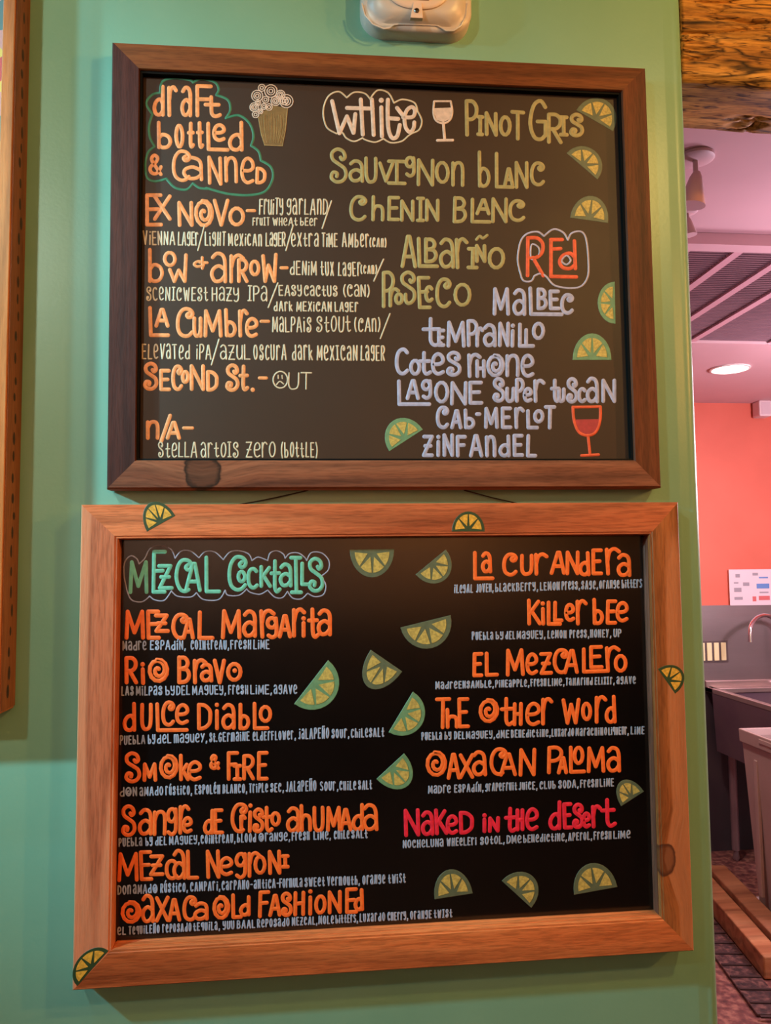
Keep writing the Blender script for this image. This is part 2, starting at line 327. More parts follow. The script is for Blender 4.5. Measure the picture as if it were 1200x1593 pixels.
class Ink:
    """collects strokes in photograph pixels on a plane of the board; low domed ribbons with round ends"""
    def __init__(s, Y, th=.0005): s.Y = Y; s.th = th; s.mb = MB(); s.j = 1
    def P(s, p, off): return at(p[0], p[1], s.Y-off*s.j)
    def seg(s, pts, w):
        s.j = rnd.uniform(.85, 1.15); q = [Vector(pts[0])]
        for p in pts[1:]:
            if (Vector(p)-q[-1]).length > .25: q.append(Vector(p))
        if len(q) < 2: return s.dot(pts[0], w/2)
        n = len(q); vs = []; fs = []; hw = w/2; closed = n > 5 and (q[0]-q[-1]).length < .3
        for i in range(n):
            a = q[max(0, i-1)]; b = q[min(n-1, i+1)]
            if closed and i in (0, n-1): a, b = q[-2], q[1]
            t = (b-a).normalized(); nn = Vector((-t.y, t.x))
            vs += [s.P(q[i]+nn*hw, 0), s.P(q[i]+nn*hw*.55, s.th), s.P(q[i]-nn*hw*.55, s.th), s.P(q[i]-nn*hw, 0)]
        for i in range(n-1):
            for k in range(3): fs.append((i*4+k, i*4+k+1, i*4+k+5, i*4+k+4))
        s.mb.add(vs, fs)
        if closed: return
        caps = 7 if w > 4 else 4
        for e, o, sg in ((0, 1, -1), (n-1, n-2, -1)):
            d = (q[e]-q[o]).normalized(); nn = Vector((-d.y, d.x)); vs = [s.P(q[e], s.th)]
            for k in range(caps+1):
                a = math.pi*k/caps; vs.append(s.P(q[e]+nn*hw*math.cos(a)+d*hw*math.sin(a), 0))
            m = len(vs)
            for k in range(caps+1):
                a = math.pi*k/caps; vs.append(s.P(q[e]+(nn*math.cos(a)+d*math.sin(a))*hw*.55, s.th))
            s.mb.add(vs, [(k, k+1, m+k, m+k-1) for k in range(1, caps+1)]+[(0, m+k-1, m+k) for k in range(1, caps+1)])
    def stroke(s, pts, w):
        run = [pts[0]]
        for i in range(1, len(pts)):
            run.append(pts[i])
            if i < len(pts)-1:
                a = Vector(pts[i])-Vector(pts[i-1]); b = Vector(pts[i+1])-Vector(pts[i])
                if a.length > 1e-6 and b.length > 1e-6 and a.angle(b) > .75: s.seg(run, w); run = [pts[i]]
        s.seg(run, w)
    def dot(s, p, r):
        p = Vector(p); vs = [s.P(p, s.th)]
        for rr, o in ((.6, s.th), (1, 0)):
            for k in range(8): a = k*math.pi/4; vs.append(s.P(p+Vector((math.cos(a), math.sin(a)))*r*rr, o))
        s.mb.add(vs, [(0, 1+k, 1+(k+1) % 8) for k in range(8)]+[(1+k, 9+k, 9+(k+1) % 8, 1+(k+1) % 8) for k in range(8)])
    def poly(s, pts, off=None):
        off = s.th if off is None else off; n = len(pts)
        c = (sum(p[0] for p in pts)/n, sum(p[1] for p in pts)/n)
        s.mb.add([s.P(c, off)]+[s.P(p, off) for p in pts]+[s.P(p, 0) for p in pts],
                 [(0, 1+k, 1+(k+1) % n) for k in range(n)]+[(1+k, 1+n+k, 1+n+(k+1) % n, 1+(k+1) % n) for k in range(n)])
    def word(s, txt, x0, x1, yb, h, w, sl=0.0, sub=4):
        """txt fitted between x0 and x1, baseline yb at x0 with slope sl, height h, stroke w (pixels)"""
        toks = []; mode = None
        for ch in txt:
            if ch in '^_': mode = ch; continue
            if ch in ACC and toks and ch != "x": toks[-1][2] = ch; continue
            toks.append([ch, mode, None]); mode = None
        if w < 3.2: toks = [['L' if t_[0] == '[' else t_[0], None, t_[2]] for t_ in toks]
        gp = w*1.12+h*.055; wid = []; gaps = []
        for ch, md, ac in toks:
            wid.append(0 if ch == '[' else GP[ch][0]*(.67 if md else 1)); gaps.append(w*1.25+h*.03 if ch == '[' else gp)
        gaps[-1] = 0; x0 += w/2; x1 -= w/2; av = x1-x0; W_ = sum(wid) or 1; gs = sum(gaps)
        sx = (av-gs)/W_
        if sx < h*.42 and len(toks) > 1:
            k_ = min(1, max(.55, (av-W_*h*.42)/gs)); gaps = [g_*k_ for g_ in gaps]; sx = (av-gs*k_)/W_
        if len(toks) == 1 and toks[0][0] == '[': sx = av/.56
        if len(toks) == 1 and GP[toks[0][0]][0] > 0 and toks[0][0] != '[': sx = av/GP[toks[0][0]][0]
        pos = []; u = 0
        for wd__, g_ in zip(wid, gaps): pos.append(u); u += wd__*sx+g_
        H = h-w; yb = yb-w/2
        for (ch, md, ac), u0 in zip(toks, pos):
            jh = 1+rnd.uniform(-.035, .035); jy = rnd.uniform(-.02, .02); tilt = rnd.uniform(-.03, .03)
            kx, ky, oy = 1, jh, jy
            if ch == '[': pass
            elif md == '^': kx, ky, oy = .67, .60, .36
            elif md == '_': kx, ky, oy = .67, .60, 0
            strokes = list(GP[ch][1])
            if ac: strokes.append(parse(ACC[ac]))
            for kind, pts in strokes:
                pp = []
                for (a, b) in pts:
                    X = x0+u0+a*kx*sx+tilt*(b*ky)*H; Y = yb+sl*(X-x0)-(oy+b*ky)*H
                    pp.append((X, Y))
                if kind == 'D': s.dot(pp[0], w*.6); continue
                if kind == 'C': pp = catmull(pp, sub=sub)
                s.stroke(pp, w)

def T(ox, oy, sc): return lambda x, y: (ox+x/sc, oy+y/sc)

INK = {}
def ink_mats():
    d = dict(peach=(.86, .30, .10), cream=(.62, .45, .29), olive=(.36, .27, .10), blue=(.38, .36, .50), redo=(.75, .085, .03),
             pinkwhite=(.68, .46, .35), green=(.035, .17, .085), lilac=(.42, .36, .46), brown=(.20, .105, .03), wine=(.42, .03, .035),
             orange=(1.0, .145, .02), mint=(.15, .46, .32), paleblue=(.34, .35, .46), crimson=(.80, .015, .04), lilac2=(.32, .29, .38),
             rind=(.10, .115, .062), rindg=(.13, .25, .12), pulp=(.50, .34, .08), goldpulp=(.72, .34, .035), darkrind=(.025, .05, .015))
    for k, c in d.items(): INK[k] = paint('chalk_ink_'+k, c, .22 if k in ('pulp', 'goldpulp') else .12, .5, 260 if 'pulp' in k else 120)
ink_mats()

# ------------------------------------------------------------ boards
def rails(root, outer, inner, Yf, prof, mats, liner=None):
    """outer/inner pixel corners TL TR BR BL of the front faces; prof = [(t, depth behind front)] over the face from outside to inside"""
    O = [at(*p, Yf) for p in outer]; I = [at(*p, Yf) for p in inner]
    names = ['frame_rail', 'frame_stile', 'frame_rail', 'frame_stile']
    for k in range(4):
        a, b = k, (k+1) % 4
        mb = MB(); ring = []
        for end in (a, b):
            for (t, dp) in prof:
                p = O[end].lerp(I[end], t) if t <= 1 else I[end]
                ring.append(Vector((p.x, Yf+dp, p.z)))
        n = len(prof); sub = 24; vs = []
        for i in range(sub+1):
            for j in range(n):
                p = ring[j].lerp(ring[n+j], i/sub)
                vs.append(p)
        fs = [(i*n+j, i*n+(j+1) % n, (i+1)*n+(j+1) % n, (i+1)*n+j) for i in range(sub) for j in range(n)]
        fs += [tuple(range(n)), tuple(range(sub*n, sub*n+n))[::-1]]
        mb.add(vs, fs); o = mb.build(names[k], mats[k], root, smooth=True)
    return O, I

# ---- upper board
YU, YUP = -.035, -.019
ub = thing('menu_board', 'dark walnut-framed chalkboard hung above the other, listing beers and wines', 'menu board', at(600, 760, 0))
W_up = [wood('walnut_rail_top', (.10, .024, .007), (.19, .052, .014), (.29, .090, .024), 1, 'x', .8, rough=.5),
        wood('walnut_stile_right', (.07, .015, .006), (.14, .033, .011), (.22, .058, .020), 2, 'z', .8, rough=.5),
        wood('walnut_rail_bottom', (.13, .036, .018), (.26, .080, .038), (.37, .13, .065), 3, 'x', .8, knot=(-.297, .026, .030, .034), rough=.5),
        wood('walnut_stile_left', (.03, .007, .004), (.058, .013, .009), (.09, .024, .016), 4, 'z', .8, rough=.55)]
UO = [(174, 64), (1005.5, 104.5), (1030, 758.5), (165.5, 761)]; UI = [(217, 107), (968, 141), (988, 716), (211, 716)]
O, I = rails(ub, UO, UI, YU, [(0, .033), (0, .004), (.06, 0), (.97, 0), (1, .002), (1, .033)], W_up)
M_liner = mat('black_liner', (.0025, .002, .002), .6, 0, .1)
mb = MB()
for k in range(4):   # black liner inside the rebate
    a, b = I[k], I[(k+1) % 4]; cx = (I[0].x+I[2].x)/2; cz = (I[0].z+I[2].z)/2
    def sh(p, d): return Vector((p.x+(d if p.x < cx else -d), 0, p.z+(d if p.z < cz else -d)))
    a1, b1 = sh(a, .0035), sh(b, .0035)
    mb.add([(a.x, YU+.005, a.z), (b.x, YU+.005, b.z), (b.x, YUP, b.z), (a.x, YUP, a.z), (a1.x, YU+.006, a1.z), (b1.x, YU+.006, b1.z), (b1.x, YUP, b1.z), (a1.x, YUP, a1.z)],
           [(0, 1, 5, 4), (4, 5, 6, 7), (1, 2, 6, 5), (0, 4, 7, 3)])
mb.build('liner', M_liner, ub, label='thin black liner inside the wooden frame')
def chalk_mat(name, a, b, rough, spec, smudge):
    m = mat(name, a, rough, 0, spec); nt = m.node_tree; bs = nt.nodes['Principled BSDF']
    f = nz(nt, 3.2, 6, dist=.6); f2 = nz(nt, 38, 4, (1, 1, .35), dist=1.2)
    c = mixc(nt, ramp(nt, f, [(.35, (0, 0, 0)), (.7, (1, 1, 1))]), a, b)
    c = mixc(nt, ramp(nt, f2, [(.66, (0, 0, 0)), (.85, (.12,)*3)]), c, smudge); nt.links.new(c, bs.inputs['Base Color'])
    rr = ramp(nt, nz(nt, 5, 5), [(.3, (rough*.9,)*3), (.7, (rough*1.15,)*3)]); nt.links.new(rr, bs.inputs['Roughness'])
    return m
def panel(root, Ic, Y, m, grow=.006):
    mb = MB(); xs = sorted(p.x for p in Ic); zs = sorted(p.z for p in Ic)
    mb.box((xs[0]-grow, Y, zs[0]-grow), (xs[-1]+grow, Y+.004, zs[-1]+grow)); return mb.build('chalkboard_panel', m, root)
panel(ub, I, YUP, chalk_mat('slate_upper', (.038, .0165, .0085), (.045, .0195, .010), .5, .35, (.06, .045, .035)))

def letter(root, Y, col, items, w, label=None, name='lettering'):
    k = Ink(Y); 
    for it in items: k.word(*it[:5], it[5] if len(it) > 5 else w, *(it[6:7]))
    return k.mb.build(name, INK[col], root, smooth=True, fix=False, label=label)
def words(t, h, yb0, yb1, xa, xb, lst):
    """words on one baseline in crop coordinates (t) -> word args"""
    out = []
    s = (yb1-yb0)/(xb-xa)
    for it in lst:
        txt, x0, x1 = it[:3]; hh = it[3] if len(it) > 3 else h; dy = it[4] if len(it) > 4 else 0
        p0 = t(x0, yb0+s*(x0-xa)+dy); p1 = t(x1, 0); hp = t(0, hh)[1]-t(0, 0)[1]
        out.append((txt, p0[0], p1[0], p0[1], hp, None, s))
    return out
def line(root, Y, col, w, t, h, yb0, yb1, xa, xb, lst, label=None):
    ws = words(t, h, yb0, yb1, xa, xb, lst)
    k = Ink(Y)
    for (txt, x0, x1, y, hp, _, s) in ws: k.word(txt, x0, x1, y, hp, w, s)
    return k.mb.build('lettering', INK[col], root, smooth=True, fix=False, label=label)

t1 = T(210, 100, 3.871)
line(ub, YUP, 'peach', 6, t1, 200, 312, 325, 105, 520, [('dra', 105, 345, 195), ('F', 365, 470, 195), ('t', 415, 522, 140)], 'peach hand lettering reading draft')
line(ub, YUP, 'peach', 6, t1, 175, 512, 528, 130, 655, [('b', 130, 225), ('O', 238, 300, 155, -10), ('tt', 312, 418, 165, -8), ('[^e', 430, 548, 175), ('d', 560, 655, 185)], 'peach hand lettering reading bottled')
line(ub, YUP, 'peach', 5.6, t1, 180, 668, 728, 80, 790, [('&', 80, 170, 130), ('C', 220, 340, 195, 25), ('a', 285, 412, 150, 10), ('N', 440, 528, 180, 25), ('ne', 540, 722, 165, 8), ('D', 725, 792, 108, 0)], 'peach hand lettering reading and canned')
def outline(root, Y, col, w, t, pts, closed=True, name='outline_drawing', label=None, sub=5):
    k = Ink(Y); k.seg(catmull([t(*p) for p in pts], closed, sub), w); return k.mb.build(name, INK[col], root, smooth=True, fix=False, label=label)
def cloud(root, Y, col, w, t, runs, label=None):
    k = Ink(Y)
    for r_ in runs: k.seg(catmull([t(*p) for p in r_], False, 6), w)
    return k.mb.build('outline_drawing', INK[col], root, smooth=True, fix=False, label=label)
cloud(ub, YUP, 'green', 3.8, t1, [[(105, 300), (68, 235), (105, 183), (152, 172)], [(152, 172), (165, 105), (235, 83), (330, 95), (350, 110)], [(350, 110), (400, 88), (480, 108), (505, 150), (490, 185)],
     [(490, 185), (560, 215), (575, 275), (548, 325)], [(548, 325), (625, 308), (690, 355), (715, 430), (700, 490)], [(700, 490), (745, 525), (760, 580)], [(760, 580), (820, 620), (830, 690), (785, 765), (690, 788), (560, 780), (430, 745)],
     [(440, 750), (390, 745), (350, 718)], [(350, 718), (310, 755), (240, 742), (190, 690)], [(190, 690), (120, 705), (72, 680), (62, 600), (80, 530), (118, 495)], [(118, 495), (90, 440), (85, 370), (105, 300)]], 'green cloud outline round the beer heading')
t2 = T(210, 290, 2.927)
line(ub, YUP, 'peach', 6, t2, 125, 183, 183, 45, 550, [('E', 45, 128, 150), ('X', 82, 168, 118, -25), ('N', 195, 268, 118), ('@', 270, 362, 135, 2), ('V', 355, 432, 130), ('O', 425, 502, 90, 0)], 'peach brewery name, first in the beer list')
line(ub, YUP, 'peach', 5, t2, 30, 125, 125, 505, 552, [('-', 505, 552)])
line(ub, YUP, 'cream', 2.35, t2, 76, 129, 131, 565, 880, [('fruiTy', 565, 678), ('gar[^AnD', 690, 880)])
line(ub, YUP, 'cream', 2.35, t2, 110, 182, 182, 850, 900, [('/', 850, 900)])
line(ub, YUP, 'cream', 2.0, t2, 39, 179, 181, 535, 830, [('FruIT', 535, 615), ('WHeAt', 628, 742), ('bEer', 752, 832)])
line(ub, YUP, 'cream', 2.4, t2, 66, 268, 280, 35, 1145, [('ViENNA', 35, 185), ('[^AgEr', 195, 292), ('LigHT', 318, 415), ('MeXicAn', 425, 580, 60), ('[^agER', 595, 688), ('eXtra', 712, 838), ('TiME', 850, 925), ('AMber', 943, 1068), ('(CAn)', 1068, 1147, 45, -2)], 'cream hand lettering under the first brewery name')
line(ub, YUP, 'cream', 2.4, t2, 105, 285, 285, 280, 730, [('/', 284, 318)])
line(ub, YUP, 'cream', 2.4, t2, 105, 285, 285, 280, 730, [('/', 685, 722)])
t2b = T(220, 380, 5)
def L1(root, Y, col, w, t, lst, label=None): line(root, Y, col, w, t, 100, 0, 0, 0, 1, [(c, a_, b_, h_, y_) for c, a_, b_, h_, y_ in lst], label)
L1(ub, YUP, 'peach', 5.8, t2b, [('b', 48, 175, 270, 297), ('O', 168, 278, 128, 178), ('#', 208, 364, 238, 302)], 'peach lettering, first word of the second brewery name')
L1(ub, YUP, 'peach', 5.8, t2b, [('a', 535, 668, 245, 303), ('r', 680, 803, 240, 303), ('R', 745, 835, 190, 305), ('O', 838, 928, 135, 250), ('$', 930, 1058, 235, 305)], 'peach brewery name, second in the beer list')
L1(ub, YUP, 'peach', 4.4, t2b, [('+', 400, 525, 118, 202)]); L1(ub, YUP, 'peach', 5, t2b, [('-', 1075, 1147, 80, 222)])
line(ub, YUP, 'cream', 2.4, t2, 66, 405, 412, 705, 1100, [('dENiM', 705, 830), ('tUX', 845, 908), ('[agEr', 925, 1030), ('(CAn)', 1028, 1104, 42, -12), ('/', 1085, 1138, 90, 12)])
line(ub, YUP, 'cream', 2.4, t2, 66, 521, 525, 50, 600, [('SceNIC', 50, 215), ('WESt', 222, 335), ('HaZy', 350, 476), ('IPa', 512, 604, 72), ('/', 604, 656, 105, 20)])
line(ub, YUP, 'cream', 2.35, t2, 52, 500, 504, 655, 1070, [('EASy', 655, 762), ('CaCtUS', 770, 925), ('(CaN)', 950, 1070, 58)])
line(ub, YUP, 'cream', 2.35, t2, 48, 570, 573, 635, 1015, [('dArk', 632, 720), ('MEXiCAN', 735, 898), ('[^AgEr', 910, 1018)])
t3 = T(210, 460, 2.927)
line(ub, YUP, 'peach', 6, t3, 140, 190, 192, 65, 560, [('[^A', 62, 158), ('C', 185, 272), ('u', 262, 308, 100), ('M', 312, 400, 132), ('b', 408, 465, 132), ('r', 470, 520, 132), ('e', 500, 562, 95)], 'peach brewery name, third in the beer list')
line(ub, YUP, 'peach', 5, t3, 30, 132, 132, 568, 615, [('-', 568, 616)])
line(ub, YUP, 'cream', 2.35, t3, 72, 167, 167, 625, 985, [('MaLPAiS', 625, 805), ('StoUt', 825, 985, 76), ('(CAn)', 1000, 1118, 66, -2), ('/', 1115, 1166, 105, 20)])
line(ub, YUP, 'cream', 2.45, t3, 72, 290, 298, 30, 1138, [('ELevaTed', 30, 252), ('iPA', 278, 350), ('/', 345, 388, 105, 15), ('aZuL', 388, 526), ('OScUrA', 540, 692), ('dark', 715, 812), ('MeXICaN', 828, 1015), ('[^agER', 1028, 1140)])
line(ub, YUP, 'peach', 6, t3, 130, 433, 438, 35, 545, [('S', 35, 108, 135), ('E', 110, 165, 100), ('C', 165, 222, 125), ('O', 208, 250, 65, -32), ('N', 250, 320, 125), ('D', 325, 382, 100), ('S', 410, 478, 130), ('t', 470, 520, 125), ('.', 528, 545, 100)], 'peach brewery name, fourth in the beer list')
line(ub, YUP, 'peach', 5, t3, 30, 390, 390, 560, 606, [('-', 560, 606)])
line(ub, YUP, 'cream', 2.35, t3, 80, 428, 430, 700, 806, [('UT', 697, 806)])
k = Ink(YUP); c0 = t3(663, 383)
k.seg([(c0[0]+11.3*math.cos(a*.35), c0[1]+13*math.sin(a*.35)) for a in range(19)], 2.4)
for dx in (-3.6, 2.6): k.seg([(c0[0]+dx, c0[1]-7), (c0[0]+dx+.3, c0[1]-2)], 1.9)
k.seg(catmull([(c0[0]-6, c0[1]+7.5), (c0[0]-1, c0[1]+2.5), (c0[0]+5, c0[1]+6.5)]), 2)
k.mb.build('face_drawing', INK['cream'], ub, smooth=True, fix=False, label='small sad face drawn in cream')
line(ub, YUP, 'peach', 6, t3, 100, 656, 656, 50, 270, [('n', 50, 112, 90), ('/', 112, 168, 118), ('A', 140, 210, 88)], 'peach heading reading n/a')
line(ub, YUP, 'peach', 5, t3, 30, 618, 618, 215, 270, [('-', 215, 270)])
line(ub, YUP, 'cream', 2.3, t3, 72, 738, 738, 105, 832, [('SteLLA', 105, 285), ('artoIS', 300, 474), ('Zero', 505, 642), ('(bOttLE)', 665, 834)])
t4 = T(490, 120, 2.449)
t4b = T(495, 135, 7.06); k = Ink(YUP)
for p_ in ([(155, 158), (235, 510)], [(235, 510), (318, 325)], [(318, 325), (390, 505)], [(390, 505), (410, 300)], [(318, 232), (600, 240)], [(470, 140), (492, 525)], [(592, 140), (612, 528)], [(695, 225), (702, 545)], [(770, 345), (880, 352)], [(868, 232), (935, 318)]):
    k.seg([t4b(*q_) for q_ in p_], 6.3)
k.seg(catmull([t4b(*q_) for q_ in [(768, 142), (765, 300), (775, 470), (815, 562), (870, 540), (898, 420)]]), 6.3)
k.seg(catmull([t4b(*q_) for q_ in [(935, 335), (1040, 330), (1065, 260), (1030, 222), (975, 260), (950, 350), (965, 450), (1010, 498), (1050, 455), (1058, 390)]]), 6)
k.dot(t4b(695, 148), 4.2)
k.mb.build('lettering', INK['pinkwhite'], ub, smooth=True, fix=False, label='bold pinkish-white lettering reading white')
cloud(ub, YUP, 'cream', 2.6, t4, [[(82, 215), (45, 190), (32, 130), (50, 75), (90, 55), (122, 78)], [(122, 78), (150, 58), (190, 62), (212, 85)], [(212, 80), (240, 50), (280, 60), (302, 98)], [(302, 98), (335, 85), (380, 98), (392, 130)],
      [(392, 130), (408, 165), (398, 200), (370, 215), (355, 225)], [(355, 225), (330, 245), (290, 250), (262, 235)], [(262, 235), (230, 248), (195, 240), (182, 232)], [(182, 232), (150, 245), (120, 232), (105, 212), (82, 215)]], 'thin cream cloud outline round the white-wine heading')
# white wine glass
k = Ink(YUP)
k.stroke([t4(*p) for p in [(455, 92), (518, 92)]], 3.2); k.seg(catmull([t4(*p) for p in [(455, 92), (452, 135), (462, 165), (490, 176), (515, 163), (524, 132), (518, 92)]]), 3.2)
k.seg([t4(490, 175), t4(495, 238)], 4.4); k.seg([t4(467, 241), t4(526, 240)], 4.2)
g = k.mb.build('glass_drawing', INK['pinkwhite'], ub, smooth=True, fix=False, label='pinkish-white wine glass drawing')
k = Ink(YUP); k.poly([t4(*p) for p in [(455, 118), (520, 116), (522, 135), (513, 160), (490, 172), (465, 163), (455, 138)]], .0003); k.mb.build('wine', INK['pinkwhite'], g, fix=False)
line(ub, YUP, 'olive', 6, t4, 128, 228, 246, 573, 800, [('P', 573, 625, 145), ('I', 615, 645, 80, -6), ('N', 648, 698, 95, -8), ('O', 700, 750, 85, -12), ('T', 745, 802, 118, 0)], 'olive hand lettering, first white wine')
line(ub, YUP, 'olive', 6, t4, 150, 242, 250, 815, 1030, [('G', 815, 890, 160, 0), ('R', 885, 945, 118, 10), ('I', 930, 968, 80, -20), ('S', 968, 1028, 92, -20)])
line(ub, YUP, 'olive', 5.6, t4, 100, 405, 420, 55, 575, [('S', 55, 128, 135), ('a', 128, 188, 90, -5), ('U', 190, 240, 105, -5), ('V', 240, 302, 80, -8), ('I', 275, 350, 95), ('g', 342, 385, 80, -32), ('N', 388, 455, 105), ('O', 458, 515, 88, -10), ('n', 520, 570, 98)], 'olive hand lettering, second white wine')
line(ub, YUP, 'olive', 5.6, t4, 130, 420, 425, 620, 880, [('b', 620, 670, 140), ('[', 685, 762, 140, 3), ('A', 718, 760, 75, -5), ('N', 762, 815, 110, 5), ('C', 820, 880, 98, -8)])
line(ub, YUP, 'olive', 5.6, t4, 100, 548, 552, 130, 475, [('C', 130, 200, 105), ('h', 215, 265, 100), ('E', 275, 325, 95), ('N', 325, 380, 88), ('I', 385, 420, 95), ('N', 420, 475, 90)], 'olive hand lettering, third white wine')
line(ub, YUP, 'olive', 5.6, t4, 105, 556, 560, 525, 805, [('B', 525, 580), ('[^A', 592, 670, 100), ('N', 672, 735, 98), ('C', 738, 805, 90, -8)])
t5 = T(580, 340, 3)
line(ub, YUP, 'olive', 6, t5, 145, 232, 238, 130, 615, [('A', 130, 208, 160, -2), ('[', 208, 310, 150, 0), ('B', 240, 305, 120, -25), ('a', 310, 385, 145), ('r', 385, 450, 150), ('I', 438, 495, 105), ('N', 478, 532, 90, -28), ('O', 535, 618, 105, 0)], 'olive hand lettering, fourth white wine')
outline(ub, YUP, 'olive', 4.4, t5, [(485, 98), (500, 82), (515, 92), (535, 78)], False, name='lettering')
L1(ub, YUP, 'olive', 5.8, T(590, 415, 7.74), [('P', 33, 190, 445, 495), ('r', 108, 250, 250, 490), ('O', 178, 300, 160, 462), ('%', 235, 450, 410, 458), ('E', 465, 634, 405, 506), ('c', 545, 658, 212, 432), ('C', 675, 877, 382, 502), ('O', 893, 1114, 302, 480)], 'olive hand lettering, fifth white wine')
line(ub, YUP, 'redo', 5.6, t5, 170, 272, 276, 715, 960, [('R', 715, 805, 195), ('[', 822, 960, 185, 2), ('d', 865, 955, 150, -32)], 'red-orange lettering reading red')
k = Ink(YUP); k.stroke([t5(*p) for p in [(885, 98), (832, 98)]], 5.6); k.stroke([t5(*p) for p in [(878, 140), (835, 142)]], 5.6)
k.mb.build('lettering', INK['redo'], ub, smooth=True, fix=False)
cloud(ub, YUP, 'lilac', 3, t5, [[(755, 268), (740, 292), (705, 290), (690, 255), (678, 190), (690, 110), (720, 72), (770, 62), (800, 82)], [(800, 82), (845, 50), (890, 65), (912, 100)], [(912, 100), (930, 68), (975, 62), (998, 100), (1008, 200), (1005, 270), (975, 315), (920, 325), (850, 312), (815, 275), (800, 262)], [(800, 262), (778, 258), (755, 268)]], 'pale lilac cloud outline round the red-wine heading')
k = Ink(YUP); k.seg(catmull([t5(*p) for p in [(742, 122), (742, 190), (775, 170), (775, 135)]], True), 2.6); k.mb.build('outline_drawing', INK['lilac'], ub, smooth=True, fix=False); k = Ink(YUP); k.seg(catmull([t5(*p) for p in [(905, 172), (925, 195), (905, 215), (883, 197)]], True), 3); k.mb.build('outline_drawing', INK['lilac'], ub, smooth=True, fix=False)
line(ub, YUP, 'blue', 6, t5, 130, 452, 456, 560, 940, [('M', 560, 642, 135), ('a', 652, 718, 130), ('[', 728, 892, 140, 2), ('B', 765, 818, 105, -24), ('E', 822, 878, 100, -25), ('C', 875, 942, 105, -8)], 'pale blue hand lettering, first red wine')
line(ub, YUP, 'blue', 6, t5, 130, 600, 604, 230, 805, [('t', 228, 325, 145), ('E', 300, 340, 88), ('M', 345, 435, 128), ('P', 440, 495, 130), ('r', 478, 520, 100), ('a', 515, 580, 110), ('N', 585, 640, 120), ('i', 645, 660, 120), ('L', 678, 728, 120), ('L', 708, 757, 95), ('O', 742, 805, 85, -35)], 'pale blue hand lettering, second red wine')
t6 = T(580, 530, 3)
t6b = T(600, 540, 4.8)
L1(ub, YUP, 'blue', 6, t6b, [('c', 70, 177, 208, 214), ('O', 175, 268, 128, 214), ('t', 240, 347, 185, 217), ('e', 340, 447, 178, 217), ('S', 450, 572, 192, 218), ('r', 610, 720, 190, 230), ('H', 672, 750, 145, 230), ('@', 750, 892, 186, 228), ('n', 896, 1002, 180, 226), ('e', 1010, 1116, 182, 229)], 'pale blue hand lettering, third red wine')
L1(ub, YUP, 'blue', 6, t6b, [('[', 85, 342, 200, 440), ('A', 150, 258, 155, 395), ('g', 266, 352, 150, 388), ('O', 362, 478, 178, 422), ('N', 482, 610, 188, 435), ('E', 618, 732, 182, 432)], 'pale blue hand lettering, fourth red wine')
line(ub, YUP, 'blue', 6, t6, 115, 290, 292, 560, 1135, [('S', 558, 622, 118), ('U', 618, 665, 75), ('P', 665, 710, 115), ('e', 700, 748, 75), ('r', 750, 808, 115), ('t', 828, 880, 115), ('U', 862, 902, 72), ('S', 902, 962, 125), ('c', 955, 1000, 75), ('a', 995, 1058, 122), ('N', 1068, 1138, 118)])
line(ub, YUP, 'blue', 6, t6, 105, 413, 415, 295, 855, [('C', 295, 360, 108), ('A', 362, 420, 95), ('b', 425, 480, 100), ('-', 478, 508, 50, -45), ('MEr', 520, 712, 103), ('L', 718, 775, 95), ('O', 748, 802, 68, -28), ('T', 798, 856, 118)], 'pale blue hand lettering, fifth red wine')
line(ub, YUP, 'blue', 6, t6, 108, 543, 545, 232, 765, [('ZiNFAndEL', 230, 767)], 'pale blue hand lettering, sixth red wine')
# red wine glass
k = Ink(YUP)
k.seg([t6(935, 310), t6(1063, 308)], 4.2); k.seg(catmull([t6(*p) for p in [(935, 310), (940, 370), (962, 425), (1002, 442), (1042, 425), (1062, 370), (1063, 308)]]), 4.6)
k.seg([t6(1005, 440), t6(1015, 530)], 4.4); k.seg([t6(975, 536), t6(1055, 532)], 4.2)
g = k.mb.build('glass_drawing', INK['redo'], ub, smooth=True, fix=False, label='red wine glass drawing')
k = Ink(YUP); k.poly([t6(*p) for p in [(945, 368), (1058, 366), (1055, 395), (1038, 425), (1002, 440), (966, 423), (950, 395)]], .0003); k.mb.build('wine', INK['wine'], g, fix=False)
# beer glass doodle
t7 = T(380, 115, 12)
k = Ink(YUP); k.poly([t7(*p) for p in [(270, 820), (330, 720), (540, 590), (810, 640), (800, 760), (770, 1050), (715, 1350), (380, 1325), (330, 1130)]], .0003)
g = k.mb.build('beer_drawing', INK['brown'], ub, fix=False, label='beer glass drawing in ochre with foam')
k = Ink(YUP, .0007)
k.seg([t7(*p) for p in [(270, 820), (325, 1130), (385, 1330), (715, 1345), (770, 1050), (808, 650)]], 2)
for i in range(15):
    x = 330+i*31+rnd.uniform(-8, 8); k.seg(catmull([t7(x, 760+rnd.uniform(-60, 90)), t7(x+rnd.uniform(-10, 10)+6, 1000), t7(540+(x-540)*.7, 1290)]), .9)
k.mb.build('beer_stroke', paint('ochre_line', (.34, .19, .06), .2), g, smooth=True, fix=False)
k = Ink(YUP, .0007)
for (x, y, rr) in [(330, 260, 65), (500, 320, 118), (245, 410, 105), (680, 390, 85), (400, 480, 62), (590, 505, 88), (790, 510, 125), (750, 505, 72), (190, 620, 82), (260, 540, 50), (370, 610, 55), (465, 620, 62), (215, 760, 60), (305, 700, 45)]:
    c = t7(x, y)
    for q in ((1, .62, .3) if rr > 80 else (1, .45)):
        k.seg([(c[0]+rr*q/12*math.cos(a*math.pi/7), c[1]+rr*q/12*math.sin(a*math.pi/7)) for a in range(15)], 1.7)
k.mb.build('foam', INK['pinkwhite'], g, smooth=True, fix=False)
